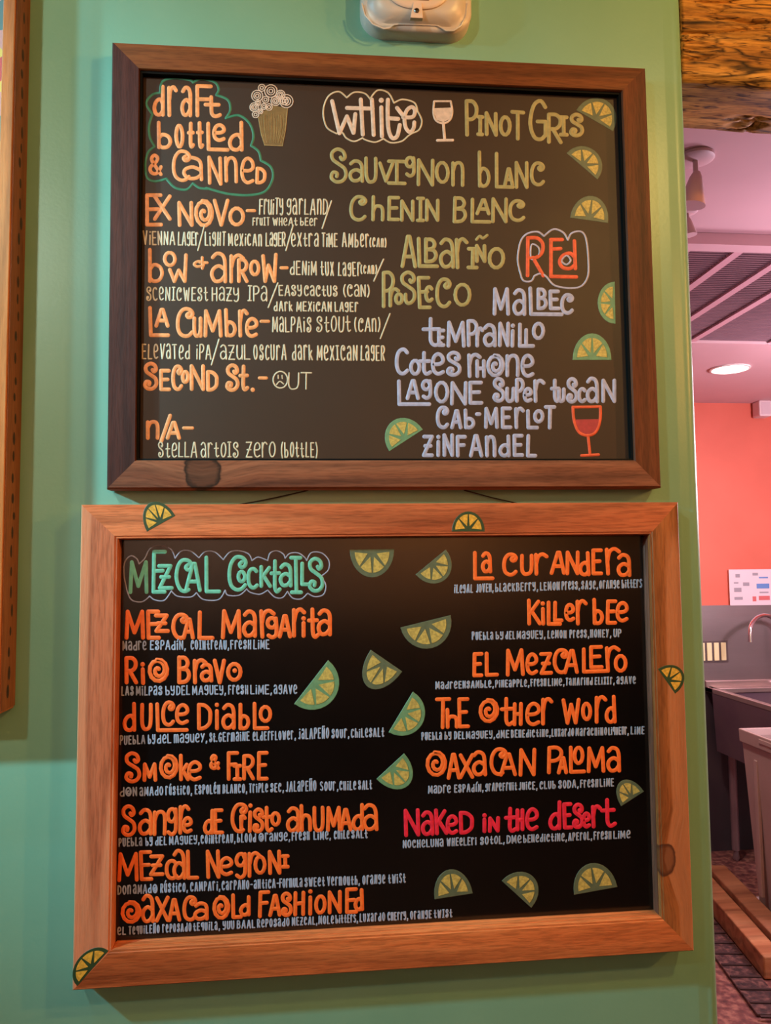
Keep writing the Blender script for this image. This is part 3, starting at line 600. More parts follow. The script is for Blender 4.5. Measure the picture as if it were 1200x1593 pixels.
# lime slices
def lime(root, Y, A, B, ap, rind, pulp, seg=4, w=2.4, r_in=.84):
    A, B, ap = Vector(A), Vector(B), Vector(ap); M = (A+B)/2; u = (A-B)/2; n_ = (ap-M); n_ = n_-u.normalized()*n_.dot(u.normalized())
    pt = lambda a, q: M+u*math.cos(a)*q+n_*math.sin(a)*q
    k = Ink(Y, .0003); k.poly([tuple(pt(math.pi*i/16, 1)) for i in range(17)])
    k.seg([tuple(pt(math.pi*i/16, .98)) for i in range(17)], w); k.seg([tuple(A), tuple(B)], w*.8)
    g = k.mb.build('lime_drawing', INK[rind], root, fix=False)
    k = Ink(Y-.0003, .0004)
    for s_ in range(seg):
        a0 = math.pi*s_/seg; a1 = math.pi*(s_+1)/seg; am = (a0+a1)/2; c = pt(am, .55)
        ps = [pt(am, .16)]+[pt(a0+(a1-a0)*j/5, r_in) for j in range(6)]
        ps = [c+(p-c)*.84+n_*.045 for p in ps]; k.poly([tuple(p) for p in ps])
        cc = c+n_*.045
        for _ in range(3):
            a = am+rnd.uniform(-.22, .22)*1.6/seg*2; k.seg([tuple(pt(a, .42)+n_*.045), tuple(pt(a, .72)+n_*.045)], .9)
    k.mb.build('pulp', INK[pulp], g, fix=False, label='yellow pulp wedges'); return g
for A, B, ap in [((898, 171), (954, 203), (939, 154)), ((883, 238), (930, 278), (922, 232)), ((888, 338), (946, 346), (921, 305))]: lime(ub, YUP, A, B, ap, 'rind', 'pulp')
for A, B, ap in [((957, 503), (956, 439), (931, 470)), ((892, 559), (951, 559), (920, 519)), ((606, 701), (657, 668), (612, 655))]: lime(ub, YUP, A, B, ap, 'rindg', 'pulp')

# ---- lower board
YL, YLP = -.040, -.017
lb = thing('menu_board', 'orange cedar-framed black chalkboard of cocktails below the dark-framed board', 'menu board', at(600, 1510, 0))
cz = lambda px, py: at(px, py, YL)-parent_origin(lb)
kk = cz(1036, 1337)
W_lo = [wood('cedar_rail_top', (.40, .08, .026), (.68, .165, .058), (.88, .27, .11), 5, 'x', .55, rough=.5, fine=.5, bump=.9),
        wood('cedar_stile_right', (.27, .062, .014), (.40, .11, .028), (.52, .17, .05), 6, 'z', .55, knot=(kk.x, kk.z, .018, .027), kcol=(.085, .022, .010), rough=.5, fine=.5, bump=.9, streak=(.60, .2, .08)),
        wood('cedar_rail_bottom', (.40, .085, .024), (.68, .17, .05), (.86, .27, .09), 7, 'x', .55, rough=.5, fine=.5, bump=.9),
        wood('cedar_stile_left', (.27, .055, .022), (.46, .11, .048), (.64, .18, .085), 8, 'z', .4, rough=.5, fine=.5, bump=.9, streak=(.85, .30, .15))]
LO = [(126, 785), (1056, 781), (1081, 1480), (112, 1542)]; LI = [(184, 839), (1011, 832), (1029, 1427), (174, 1477)]
O, I = rails(lb, LO, LI, YL, [(0, .038), (0, .003), (.04, 0), (.90, 0), (.92, .0012), (.97, .0012), (1, .004), (1, .016), (1.0, .038)], W_lo)
panel(lb, I, YLP, chalk_mat('slate_lower', (.0022, .0015, .0016), (.003, .002, .002), .17, .75, (.02, .016, .013)))
# inner lip trims
M_lip = [W_lo[0], wood('lip_right', (.09, .028, .016), (.19, .06, .035), (.30, .11, .07), 9, 'z', 1.2, fine=.4), W_lo[2], W_lo[3]]
for k_ in (1, 2):
    a, b = I[k_], I[(k_+1) % 4]; cx = (I[0].x+I[2].x)/2; czz = (I[0].z+I[2].z)/2; mb = MB()
    def sh(p, d): return Vector((p.x+(d if p.x < cx else -d), 0, p.z+(d if p.z < czz else -d)))
    pr = [(0, .008), (.0008, .008), (.0015, .012), (.0012, .018), (.0024, .0195), (.0024, .023), (0, .023)]; vs = []
    for e in (a, b):
        for d, dp in pr: q = sh(e, d); vs.append((q.x, YL+dp, q.z))
    n = len(pr); mb.add(vs, [(j, (j+1) % n, n+(j+1) % n, n+j) for j in range(n)]+[tuple(range(n)), tuple(range(n, 2*n))[::-1]])
    mb.build('inner_trim', M_lip[k_], lb, smooth=True)
l1 = T(170, 840, 2.609)
line(lb, YLP, 'mint', 6, T(180, 840, 3.429), 180, 288, 285, 70, 560, [('M', 68, 175, 180), ('E', 190, 272, 230, 2), ('Z', 225, 310, 140, -20), ('!', 315, 420, 195, -5), ('A', 365, 460, 160, -10), ('L', 475, 560, 200, 0)], 'mint green lettering reading mezcal')
line(lb, YLP, 'mint', 6, T(180, 840, 3.429), 180, 282, 285, 595, 1115, [('C', 595, 705, 195, -5), ('O', 645, 700, 75, -50), ('c', 700, 765, 125, -20), ('K', 765, 835, 120, -25), ('t', 820, 885, 180), ('a', 870, 945, 130, -30), ('I', 930, 1000, 200, 2), ('L', 985, 1035, 130, -38), ('S', 1025, 1118, 190, -5)], 'mint green lettering reading cocktails')
cloud(lb, YLP, 'lilac2', 2, T(180, 840, 3.429), [[(60, 270), (45, 190), (48, 120), (80, 85), (112, 100), (125, 128)], [(125, 128), (150, 105), (160, 90), (185, 45), (240, 30), (295, 50), (318, 98)], [(318, 98), (350, 60), (400, 60), (445, 95)], [(445, 95), (480, 62), (530, 65), (575, 105)],
      [(575, 105), (610, 65), (660, 58), (710, 75), (728, 110)], [(728, 110), (760, 92), (800, 105), (812, 110)], [(812, 110), (825, 70), (860, 58), (895, 75), (905, 98)], [(905, 98), (930, 72), (975, 70), (1008, 92), (1020, 110)], [(1020, 110), (1045, 68), (1100, 70), (1138, 110), (1135, 160), (1095, 195)],
      [(1095, 195), (1122, 240), (1110, 290), (1065, 303), (1025, 285)], [(1025, 285), (990, 315), (945, 310), (918, 275)], [(918, 275), (890, 308), (850, 305), (812, 268)], [(812, 268), (770, 290), (720, 280), (700, 262)], [(700, 262), (660, 295), (600, 295), (585, 268)], [(585, 268), (550, 318), (470, 318), (432, 282)], [(432, 282), (400, 305), (330, 300), (298, 272)], [(298, 272), (260, 322), (210, 320), (182, 300)], [(182, 300), (140, 330), (85, 320), (60, 270)]], 'thin lilac cloud outline round the mint heading')
def H(t, h, y0, y1, xa, xb, lst, col='orange', w=6, label=None): line(lb, YLP, col, w, t, h, y0, y1, xa, xb, lst, label)
def D(t, h, y0, y1, xa, xb, lst, label=None): line(lb, YLP, 'paleblue', 2.25, t, h, y0, y1, xa, xb, lst, label)
def H1(t, lst, label): L1(lb, YLP, 'orange', 6.4, t, lst, label)
H1(T(185, 935, 3.478), [('M', 30, 142, 160, 210), ('E', 148, 228, 168, 212), ('Z', 192, 276, 108, 174), ('!', 283, 382, 152, 210), ('A', 340, 412, 118, 210), ('L', 425, 514, 158, 210), ('M', 552, 664, 168, 207), ('a', 666, 748, 158, 200), ('r', 762, 852, 162, 203), ('g', 796, 866, 122, 202), ('A', 860, 938, 135, 203), ('r', 934, 1012, 165, 200), ('i', 988, 1012, 122, 198), ('t', 1020, 1088, 168, 203), ('a', 1070, 1154, 152, 190)], 'orange heading, first cocktail on the left')
D(l1, 40, 449, 444, 55, 650, [('Madre', 53, 152), ("ESPAdi'N,", 165, 312), ('COINtreAU,', 330, 488), ('FreSH', 492, 577), ('[^iME', 585, 652)])
H1(T(180, 1010, 4), [('R', 55, 140, 180, 222), ('i', 158, 184, 145, 222), ('@', 198, 334, 162, 214), ('B', 383, 470, 182, 220), ('r', 478, 572, 162, 217), ('a', 524, 608, 128, 208), ('V', 606, 690, 160, 218), ('O', 686, 790, 128, 203), ('.', 732, 752, 60, 147)], 'orange heading, second cocktail on the left')
D(l1, 40, 633, 626, 50, 762, [('[^AS', 48, 100), ('Mi[^PaS', 108, 217), ('by', 228, 267), ('DEL', 272, 328), ('MAgUEy,', 337, 475), ('freSH', 483, 565), ('[^iME,', 573, 662), ('agAVe', 668, 764)])
l2 = T(170, 1080, 2.667)
H(l2, 122, 155, 148, 55, 675, [('d', 55, 112, 122), ('U', 128, 180, 118), ('[', 192, 330, 128, 4), ('C', 215, 275, 110, -18), ('e', 272, 332, 92, -24), ('D', 365, 428, 112), ('i', 440, 455, 122), ('a', 465, 525, 112), ('b', 535, 585, 115), ('[', 595, 665, 115), ('O', 620, 677, 75, -28)], label='orange heading, third cocktail on the left')
D(l2, 40, 211, 178, 45, 1140, [('PUEbLA', 43, 150), ('by', 160, 192), ('deL', 198, 258), ('magueY,', 268, 408), ('St.', 415, 450), ('GErmaiNE', 453, 584), ('eLdErfLOWer,', 595, 776), ('jaLAPEN~O', 785, 913, 46), ('SoUr,', 922, 998), ('chiLe', 1003, 1076), ('SALt', 1078, 1142)])
H(l2, 112, 367, 357, 62, 660, [('S', 62, 135, 132), ('M', 138, 200, 80, -2), ('@', 205, 288, 108, -8), ('k', 290, 335, 115), ('e', 322, 385, 88, 0), ('&', 415, 462, 68, -45), ('F', 488, 540, 122), ('I', 512, 552, 70), ('R', 552, 605, 112), ('E', 612, 662, 122)], label='orange heading, fourth cocktail on the left')
D(l2, 40, 426, 396, 45, 1090, [('d@N', 43, 116), ('aMAdo', 125, 225), ("ru'StiCO,", 233, 345), ('ESPoLe\'N', 355, 461), ('BLANCO,', 470, 574), ('TriPLe', 580, 660), ('SEC,', 668, 726), ('JALaPEN~O', 732, 861, 46), ('sOUr,', 875, 952), ('CHiLe', 955, 1026), ('SALt', 1033, 1092)])
H(l2, 125, 590, 566, 50, 1115, [('S', 48, 115, 132), ('a', 118, 180, 118), ('n', 180, 238, 112), ('g', 235, 285, 118), ('r', 285, 335, 125), ('e', 300, 347, 75, -5), ('d', 388, 435, 105), ('E', 432, 477, 110), ('!', 503, 578, 128), ('r', 540, 572, 78), ('i', 575, 592, 130), ('S', 592, 645, 105), ('t', 632, 682, 115), ('O', 668, 714, 65, -25), ('a', 733, 792, 108), ('h', 792, 842, 115), ('U', 845, 895, 108), ('M', 900, 965, 105), ('A', 955, 1010, 100), ('d', 1005, 1058, 115), ('a', 1052, 1118, 118)], label='orange heading, fifth cocktail on the left')
D(l2, 38, 634, 598, 38, 1072, [('PUEbLa', 38, 138), ('by', 150, 181), ('dEL', 190, 240), ('MAgUEy,', 248, 376), ('CoiNtreAU,', 380, 525), ('bLoOd', 530, 610), ('@raNge,', 620, 752), ('FreSH', 757, 833), ('LiMe,', 848, 921), ('CHiLe', 932, 998), ('SALt', 1005, 1074)])
l3 = T(170, 1300, 2.182)
H(l3, 90, 157, 140, 28, 612, [('M', 27, 100, 100), ('E', 103, 150, 102), ('Z', 135, 188, 75, -15), ('c', 190, 235, 72, 0), ('a', 215, 262, 105), ('L', 262, 304, 105), ('N', 330, 378, 100), ('e', 372, 422, 68, -8), ('g', 425, 468, 92), ('r', 468, 515, 92), ('O', 490, 535, 68, -10), ('N', 540, 585, 88, -8), ('I', 583, 613, 48, -28)], label='orange heading, sixth cocktail on the left')
D(l3, 33, 201, 161, 28, 1008, [('Don', 27, 74), ('aMAd@', 80, 165), ("Ru'StiCO,", 173, 268), ('CAMPAri,', 275, 378), ('CarPANo-aNtiCA-', 382, 578), ('FormULa', 577, 657), ('SWEet', 663, 733), ('Vermouth,', 740, 852), ('OraNge', 860, 938), ('twist', 947, 1008)])
H(l3, 88, 302, 262, 40, 865, [('@', 38, 110, 82), ('a', 108, 155, 98), ('X', 155, 205, 88), ('A', 198, 245, 82), ('C', 248, 300, 88), ('a', 285, 338, 65, 0), ('@', 350, 412, 85), ('L', 415, 452, 85), ('d', 440, 480, 72, -8), ('F', 505, 545, 92), ('A', 540, 585, 78), ('S', 582, 625, 88), ('H', 625, 665, 85), ('i', 675, 690, 92), ('O', 695, 738, 70), ('N', 742, 790, 80), ('E', 800, 845, 90), ('d', 830, 866, 78, -6)], label='orange heading, seventh cocktail on the left')
D(l3, 30, 339, 278, 28, 1165, [('eL', 27, 57), ('TeqUiLEN~O', 65, 172), ('rePoSAdo', 180, 280), ('tEqUiLa,', 285, 377), ('yUU', 385, 426), ('BAAL', 433, 496), ('RePoSado', 502, 613), ('MEZCAL,', 620, 708), ('MoLe', 710, 764), ('bittErs,', 768, 846), ('LUXardo', 850, 938), ('CHErry,', 945, 1016), ('OraNgE', 1022, 1096), ('tWISt', 1102, 1166)])
l4 = T(600, 840, 2.857)
H(l4, 110, 178, 172, 390, 1092, [('[', 388, 485, 130, 0), ('a', 425, 475, 100, -28), ('C', 518, 590, 110, -15), ('U', 598, 658, 98, -15), ('r', 660, 725, 105, -15), ('A', 730, 802, 108, -18), ('N', 800, 862, 108, -15), ('d', 858, 912, 110, -12), ('E', 915, 968, 118, -15), ('r', 978, 1050, 132, -15), ('a', 1028, 1094, 110, -8)], label='orange heading, first cocktail on the right')
D(l4, 40, 238, 213, 305, 1140, [('iLegAL', 305, 390), ('JoVEN,', 402, 482), ('bLaCKBErry,', 487, 680), ('LEMoN', 687, 776), ('PreSS,', 783, 866), ('SAge,', 870, 946), ('OrANge', 950, 1042), ('bittErs', 1050, 1142)])
H(l4, 115, 382, 378, 630, 1080, [('K', 628, 695, 122), ('i', 695, 708, 110), ('[', 716, 785, 115), ('L', 745, 790, 95, -16), ('e', 795, 845, 85, -15), ('r', 845, 900, 115), ('b', 920, 972, 120), ('E', 978, 1030, 115), ('e', 1022, 1082, 98, -10)], label='orange heading, second cocktail on the right')
D(l4, 38, 446, 433, 385, 1048, [('PUEbLa', 384, 480), ('by', 490, 525), ('dEL', 533, 577), ('MagUEy,', 583, 712), ('[^eMoN', 720, 806), ('PreSS,', 818, 907), ('HoNEY,', 910, 1005), ('UP', 1013, 1050)])
H(l4, 110, 612, 588, 385, 1075, [('E', 385, 435, 112), ('L', 442, 502, 115), ('M', 535, 620, 128), ('e', 622, 680, 105), ('Z', 685, 745, 100), ('!', 745, 820, 115), ('A', 790, 860, 110), ('[', 872, 992, 118), ('E', 905, 970, 108, -20), ('r', 978, 1048, 120), ('O', 1015, 1077, 85, 0)], label='orange heading, third cocktail on the right')
D(l4, 36, 665, 640, 223, 1112, [('Madre', 222, 321), ('ENSAMbLe,', 325, 483), ('PiNEaPPLe,', 487, 641), ('FreSH', 645, 716), ('LiMe,', 722, 797), ('TaMAriNd', 800, 922), ('ELiXIr,', 930, 1020), ('agAVe', 1027, 1114)])
l5 = T(600, 1060, 2.857)
H(l5, 120, 212, 186, 220, 1025, [('T', 218, 290, 142), ('h', 268, 325, 92, 0), ('E', 320, 376, 135), ('@', 412, 505, 115, -18), ('t', 508, 572, 130, 0), ('H', 565, 610, 110), ('e', 620, 690, 108), ('r', 690, 745, 125), ('W', 785, 870, 122, 0), ('O', 870, 920, 85, -12), ('r', 928, 985, 128), ('d', 975, 1028, 125)], label='orange heading, fourth cocktail on the right')
D(l5, 37, 263, 236, 160, 1152, [('PUEbLa', 160, 252), ('by', 262, 294), ('DEL', 305, 353), ('MagUEy,', 358, 488), ('dME', 492, 551), ('BENEdiCtiNe,', 558, 736), ('LUXardo', 738, 839), ('MaraCHiNO', 845, 986), ('LiqUEUr,', 990, 1083), ('LiME', 1090, 1153)])
H(l5, 122, 432, 405, 178, 1048, [('@', 178, 275, 118, -5), ('A', 272, 335, 118, 8), ('X', 325, 395, 115, 8), ('a', 385, 452, 120, 0), ('!', 462, 545, 128), ('A', 505, 585, 110), ('N', 592, 668, 130, 5), ('P', 718, 788, 128, 0), ('A', 762, 812, 80, 0), ('[', 815, 892, 125), ('O', 832, 885, 85, -38), ('M', 895, 978, 118), ('a', 982, 1048, 122)], label='orange heading, fifth cocktail on the right')
D(l5, 38, 501, 468, 190, 1015, [('MaDre', 189, 292), ("ESPAdi'N,", 305, 437), ('grAPefruit', 443, 586), ('JuiCE,', 592, 677), ('CLUb', 685, 758), ('SoDA,', 768, 860), ('freSH', 865, 946), ('LiME', 953, 1017)])
H(l5, 122, 692, 648, 85, 1025, [('N', 83, 155, 128), ('a', 158, 218, 118), ('K', 218, 280, 118), ('e', 268, 325, 90), ('D', 328, 395, 108), ('i', 432, 448, 90), ('N', 455, 508, 72), ('t', 525, 585, 118, 3), ('H', 578, 618, 105), ('e', 620, 682, 108), ('d', 723, 782, 130, 0), ('E', 788, 835, 122), ('S', 828, 885, 115), ('e', 872, 915, 75, 0), ('r', 915, 965, 108), ('t', 955, 1028, 130)], 'crimson', 6.2, 'crimson heading, last cocktail on the right')
D(l5, 38, 743, 698, 78, 1088, [('NoCHeLUNa', 77, 259), ('WHEeLEri', 272, 406), ('SotoL,', 420, 531), ('DMe', 538, 606), ('bENediCtiNe,', 612, 808), ('APEroL,', 812, 920), ('FreSH', 925, 1005), ('LiMe', 1013, 1090)])
for A, B, ap, rd in [((545, 856), (613, 855), (579, 898), 'rind'), ((648, 894), (694, 856), (692, 902), 'rind'), ((624, 977), (701, 958), (672, 1008), 'rind'), ((577, 1012), (625, 1045), (566, 1064), 'rind'),
                     ((511, 1028), (459, 1095), (521, 1085), 'rindg'), ((643, 1077), (606, 1139), (657, 1126), 'rindg'), ((629, 1173), (587, 1212), (637, 1220), 'rindg'), ((1001, 1231), (967, 1253), (965, 1217), 'rind'),
                     ((677, 1398), (735, 1389), (700, 1353), 'rind'), ((782, 1370), (827, 1411), (826, 1361), 'rind'), ((894, 1391), (960, 1379), (922, 1343), 'rind')]: lime(lb, YLP, A, B, ap, rd, 'pulp')
for A, B, ap, sg in [((229, 826), (272, 802), (228, 786), 5), ((704, 826), (754, 826), (729, 796), 4), ((1025, 1041), (1051, 1078), (1061, 1043), 4), ((120, 1533), (168, 1479), (125, 1489), 4)]:
    lime(lb, YL, A, B, ap, 'darkrind', 'goldpulp', sg, 2.2, .88)['label'] = 'gold lime slice painted on the wooden frame'
# hanging wire
M_wire = mat('wire_dark', (.03, .025, .02), .5, .6)
for pts in ([(366, 786), (395, 781), (430, 774), (470, 765), (480, 762.5)], [(722, 762.5), (735, 766), (765, 774), (800, 782), (815, 786)]):
    mb = MB(); mb.tube([at(x, y, -.006) for x, y in pts], .0012, 6); mb.build('hanging_wire', M_wire, lb, label='dark hanging wire')

# ------------------------------------------------------------ timber beam over the opening
M_beam = wood('weathered_timber', (.36, .15, .03), (.60, .29, .06), (.78, .43, .12), 12, 'x', .9, rough=.6, bump=1, fine=.75)
from mathutils import noise
mb = MB(); nx = 240; vs = []
x0, x1 = WX+.001, 1.98
B0 = .012; H0 = at(1130, 128, B0).z; H1 = H0+.34; B1 = atz(1130, 209, H0).y
ring = []; R_ = .022
for j in range(10): ring.append((B0, H1-(H1-H0-.19)*j/10, -1, 0))
for j in range(110): ring.append((B0, H0+.19-(.19-R_)*j/110, -1, 0))
for j in range(10): a = math.pi/2*j/10; ring.append((B0+R_-R_*math.cos(a), H0+R_-R_*math.sin(a), -math.cos(a), -math.sin(a)))
for j in range(34): ring.append((B0+R_+(B1-B0-2*R_)*j/34, H0, 0, -1))
for j in range(10): a = math.pi/2*j/10; ring.append((B1-R_+R_*math.sin(a), H0+R_-R_*math.cos(a), math.sin(a), -math.cos(a)))
for j in range(8): ring.append((B1, H0+R_+(H1-H0-R_)*j/7, 1, 0))
for i in range(nx+1):
    x = x0+(x1-x0)*i/nx
    for (y, z, ny_, nz_) in ring:
        wp = noise.noise(Vector((x*3.5, y*5, z*5)))*.9
        c1 = noise.noise(Vector((x*2.6+z*2, y*26+wp, z*26+wp))); c2 = noise.noise(Vector((x*6, y*62+wp*2, z*62+wp*2)))
        gate = max(0, min(1, noise.noise(Vector((x*7+9, y*14, z*14)))*3+.55))
        d_ = -max(0, .09-abs(c1))/.09*.016*gate-max(0, .13-abs(c2))/.13*.008*gate
        d_ += noise.noise(Vector((x*4, y*9, z*9)))*.008+noise.noise(Vector((x*14, y*50, z*50)))*.002
        vs.append((x, y+ny_*d_, z+nz_*d_))
m_ = len(ring)
mb.add(vs, [(i*m_+j, i*m_+j+1, (i+1)*m_+j+1, (i+1)*m_+j) for i in range(nx) for j in range(m_-1)]+[tuple(range(m_))[::-1], tuple(range(nx*m_, nx*m_+m_))])
nt = M_beam.node_tree; bs = nt.nodes['Principled BSDF']; old = bs.inputs['Base Color'].links[0].from_socket
for sc_, wd_k, amt in ((17, .020, .16), (42, .030, .30), (95, .05, .5)):   # long dark drying cracks along the grain
    f_ = nz(nt, sc_, 3, (.11, 1, 1), dist=.22, loc=(sc_, 0, 0)); g_ = nz(nt, sc_*.6, 2, (.5, 1, 1), loc=(3, sc_, 1))
    m1 = nt.nodes.new('ShaderNodeMath'); m1.operation = 'SUBTRACT'; nt.links.new(f_, m1.inputs[0]); m1.inputs[1].default_value = .5
    m2 = nt.nodes.new('ShaderNodeMath'); m2.operation = 'ABSOLUTE'; nt.links.new(m1.outputs[0], m2.inputs[0])
    lo = ramp(nt, m2.outputs[0], [(0, (1, 1, 1)), (wd_k, (0, 0, 0))]); gt = ramp(nt, g_, [(.45, (0, 0, 0)), (.56, (1, 1, 1))])
    old = mixc(nt, mixc(nt, 1, lo, gt, 'MULTIPLY'), old, (.10*amt, .035*amt, .012*amt))
nt.links.new(old, bs.inputs['Base Color'])
o = mb.build('timber_beam', M_beam, smooth=False); struct(o, 'old weathered timber beam over the kitchen opening')
o.data.polygons.foreach_set('use_smooth', [True]*len(o.data.polygons))

# ------------------------------------------------------------ picture frame at the left edge
pf = thing('picture_frame', 'orange wooden framed picture cut off by the left edge of the view', 'picture', at(0, 1108, 0))
YF = -.061
xb = at(33, 600, 0).x; xf = xb; zt = 2.66; zb = at(0, 1112, YF).z; xl = xf-.42
M_of = wood('orange_frame_wood', (.34, .085, .02), (.50, .15, .035), (.62, .22, .07), 14, 'z', .6, rough=.4, fine=.25)
M_os = wood('frame_side_wood', (.17, .05, .016), (.27, .085, .028), (.36, .13, .045), 15, 'z', .6, rough=.5, fine=.5, bump=.9)
wd = .019
def mit(name, pts, m):
    mb = MB(); n = len(pts); mb.add([(x, YF, z) for x, z in pts]+[(x, -.001, z) for x, z in pts], [tuple(range(n))]+[tuple(range(n, 2*n))[::-1]]+[(i, (i+1) % n, n+(i+1) % n, n+i) for i in range(n)])
    return mb.build(name, m, pf, bevel=.0015)
mit('frame_stile', [(xf-wd, zb+wd), (xf, zb), (xf, zt), (xf-wd, zt-wd)], M_of)
mit('frame_stile', [(xl, zb), (xl+wd, zb+wd), (xl+wd, zt-wd), (xl, zt)], M_of)
mit('frame_rail', [(xl, zb), (xf, zb), (xf-wd, zb+wd), (xl+wd, zb+wd)], M_of)
mit('frame_rail', [(xl+wd, zt-wd), (xf-wd, zt-wd), (xf, zt), (xl, zt)], M_of)
mb = MB(); mb.box((xf+.0002, YF+.003, zb+.004), (xf+.0016, -.001, zt)); mb.build('side_board', M_os, pf)
m = mat('folk_art', (1, 1, 1), .5); nt = m.node_tree
tc = nt.nodes.new('ShaderNodeTexCoord'); vo = nt.nodes.new('ShaderNodeTexVoronoi'); vo.inputs['Scale'].default_value = 26
nt.links.new(tc.outputs['Object'], vo.inputs['Vector'])
sp = nt.nodes.new('ShaderNodeSeparateColor'); nt.links.new(vo.outputs['Color'], sp.inputs[0])
cc = ramp(nt, sp.outputs[0], [(0, (.6, .22, .18)), (.3, (.7, .4, .05)), (.45, (.04, .05, .18)), (.6, (.55, .04, .03)), (.78, (.10, .14, .12)), (.9, (.7, .36, .3))]); cc.node.color_ramp.interpolation = 'CONSTANT'
nt.links.new(cc, nt.nodes['Principled BSDF'].inputs['Base Color'])
mb = MB(); mb.box((xl+wd, YF+.012, zb+wd), (xf-wd, YF+.016, zt-wd)); mb.build('painting', m, pf, label='painting in many small bright colour patches')
M_notch = mat('notch_dark', (.035, .016, .006), .8)
z = zb+.03; i = 0
nb = None
while z < zt-.05:
    mb = MB(); hh = rnd.uniform(.006, .011); ww = rnd.uniform(.0035, .0055); yc = YF*.48+rnd.uniform(-.003, .003)+(.006 if i % 5 == 4 else 0)
    vs = [(xf+.0016+.0006, yc, z)]
    for q in range(10): a = q*math.pi/5; vs.append((xf+.0017, yc+ww*math.cos(a), z+hh*math.sin(a)))
    mb.add(vs, [(0, 1+q, 1+(q+1) % 10) for q in range(10)]); mb.build('carved_notch', M_notch, pf)
    z += rnd.uniform(.026, .036); i += 1

# ------------------------------------------------------------ white detector above the upper board
M_white = noisy('detector_plastic', [(.3, (.60, .50, .44)), (.7, (.66, .56, .50))], 6, .35, 0)
M_face = mat('detector_face', (.80, .58, .46), .4)
dv = thing('alarm_device', 'rounded cream plastic alarm housing on the green wall above the upper board', 'alarm', at(644, 52, 0))
xa, xc_ = at(560, 20, 0).x, at(729, 20, 0).x; zbt = at(644, 53, -.02).z; cx = (xa+xc_)/2; wd_ = (xc_-xa)/2; hh = .125; cz_ = zbt+hh
def rr_ring(wx, wz, rad, y, n=10, notch=0):
    pts = []
    for (sx, sz, a0) in ((1, -1, -90), (1, 1, 0), (-1, 1, 90), (-1, -1, 180)):
        for k in range(n+1):
            a = math.radians(a0+90*k/n); pts.append((cx+sx*(wx-rad)+rad*math.cos(a), y, cz_+sz*(wz-rad)+rad*math.sin(a)))
    return pts
mb = MB(); rings = [(0, .0, .040), (0, -.024, .040), (.002, -.028, .040), (.006, -.030, .038), (.011, -.031, .034), (.015, -.036, .034), (.022, -.043, .034), (.032, -.047, .034), (.045, -.048, .03)]
vs = []
for d, y, rad in rings: vs += rr_ring(wd_-d, hh-d*.75, rad, y)
n = len(rr_ring(1, 1, .1, 0)); fs = [(i*n+j, i*n+(j+1) % n, (i+1)*n+(j+1) % n, (i+1)*n+j) for i in range(len(rings)-1) for j in range(n)]
fs += [tuple(range(n))[::-1], tuple(range((len(rings)-1)*n, len(rings)*n))]; mb.add(vs, fs); mb.build('housing', M_white, dv, smooth=True)
P_ = lambda x, y, Y=-.05: at(x, y, Y)
mb = MB(); mb.tube([P_(*p, -.0315) for p in [(563, 6), (568, 24), (580, 38), (597, 45), (606, 44), (613, 39), (622, 38), (650, 38.5), (680, 40), (686, 43), (694, 48), (706, 48), (717, 41), (725, 26), (727, 6)]], .0016, 8)
mb.build('rim_ridge', M_white, dv, smooth=True)
mb = MB(); pa, pb = at(606, 52, -.02), at(690, 54.2, -.02)
mb.box((pa.x, -.0235, pb.z-.001), (pb.x, -.003, pa.z+.002)); mb.build('bottom_slot', mat('slot_dark', (.02, .018, .015), .7), dv, bevel=.0015, label='dark gap under the housing')
c_ = P_(649, -32, -.05); mb = MB(); vs = []; n = 40
for k_, (q, y) in enumerate([(1, -.046), (1, -.0495), (.97, -.051), (.90, -.0515)]):
    for i in range(n): a = 2*math.pi*i/n; vs.append((c_.x+.060*q*math.copysign(abs(math.cos(a))**.75, math.cos(a)), y, c_.z+.052*q*math.sin(a)))
mb.add(vs, [(i*n+j, i*n+(j+1) % n, (i+1)*n+(j+1) % n, (i+1)*n+j) for i in range(3) for j in range(n)]+[tuple(range(3*n, 4*n))]); mb.build('lens_panel', M_face, dv, smooth=True, label='pale pink oval panel')
mb = MB(); mb.box((c_.x-.020, -.0535, P_(648, 1).z), (c_.x+.020, -.050, P_(648, -20).z)); mb.build('grille_plate', mat('grille_grey', (.42, .27, .2), .5), dv, bevel=.001)
mb = MB(); q = [P_(643, 6), P_(656, 6), P_(658, 31), P_(638, 30)]
mb.add([(p.x, -.0545, p.z) for p in q]+[(p.x, -.046, p.z) for p in q], [(0, 1, 2, 3), (4, 7, 6, 5), (0, 4, 5, 1), (1, 5, 6, 2), (2, 6, 7, 3), (3, 7, 4, 0)]); mb.build('latch_tab', M_face, dv, bevel=.0008)
mb = MB(); s0 = P_(648, 19.5); mb.lathe((s0.x, 0, s0.z), [(.0045, -.0540), (.0045, -.0555), (.0035, -.0565), (.001, -.0568)], 16, 'y'); sc_ = mb.build('screw', mat('screw_steel', (.55, .5, .45), .25, 1), dv, smooth=True)
mb = MB(); mb.box((s0.x-.003, -.0571, s0.z-.0006), (s0.x+.003, -.0562, s0.z+.0006)); mb.build('screw_slot', M_liner, sc_)

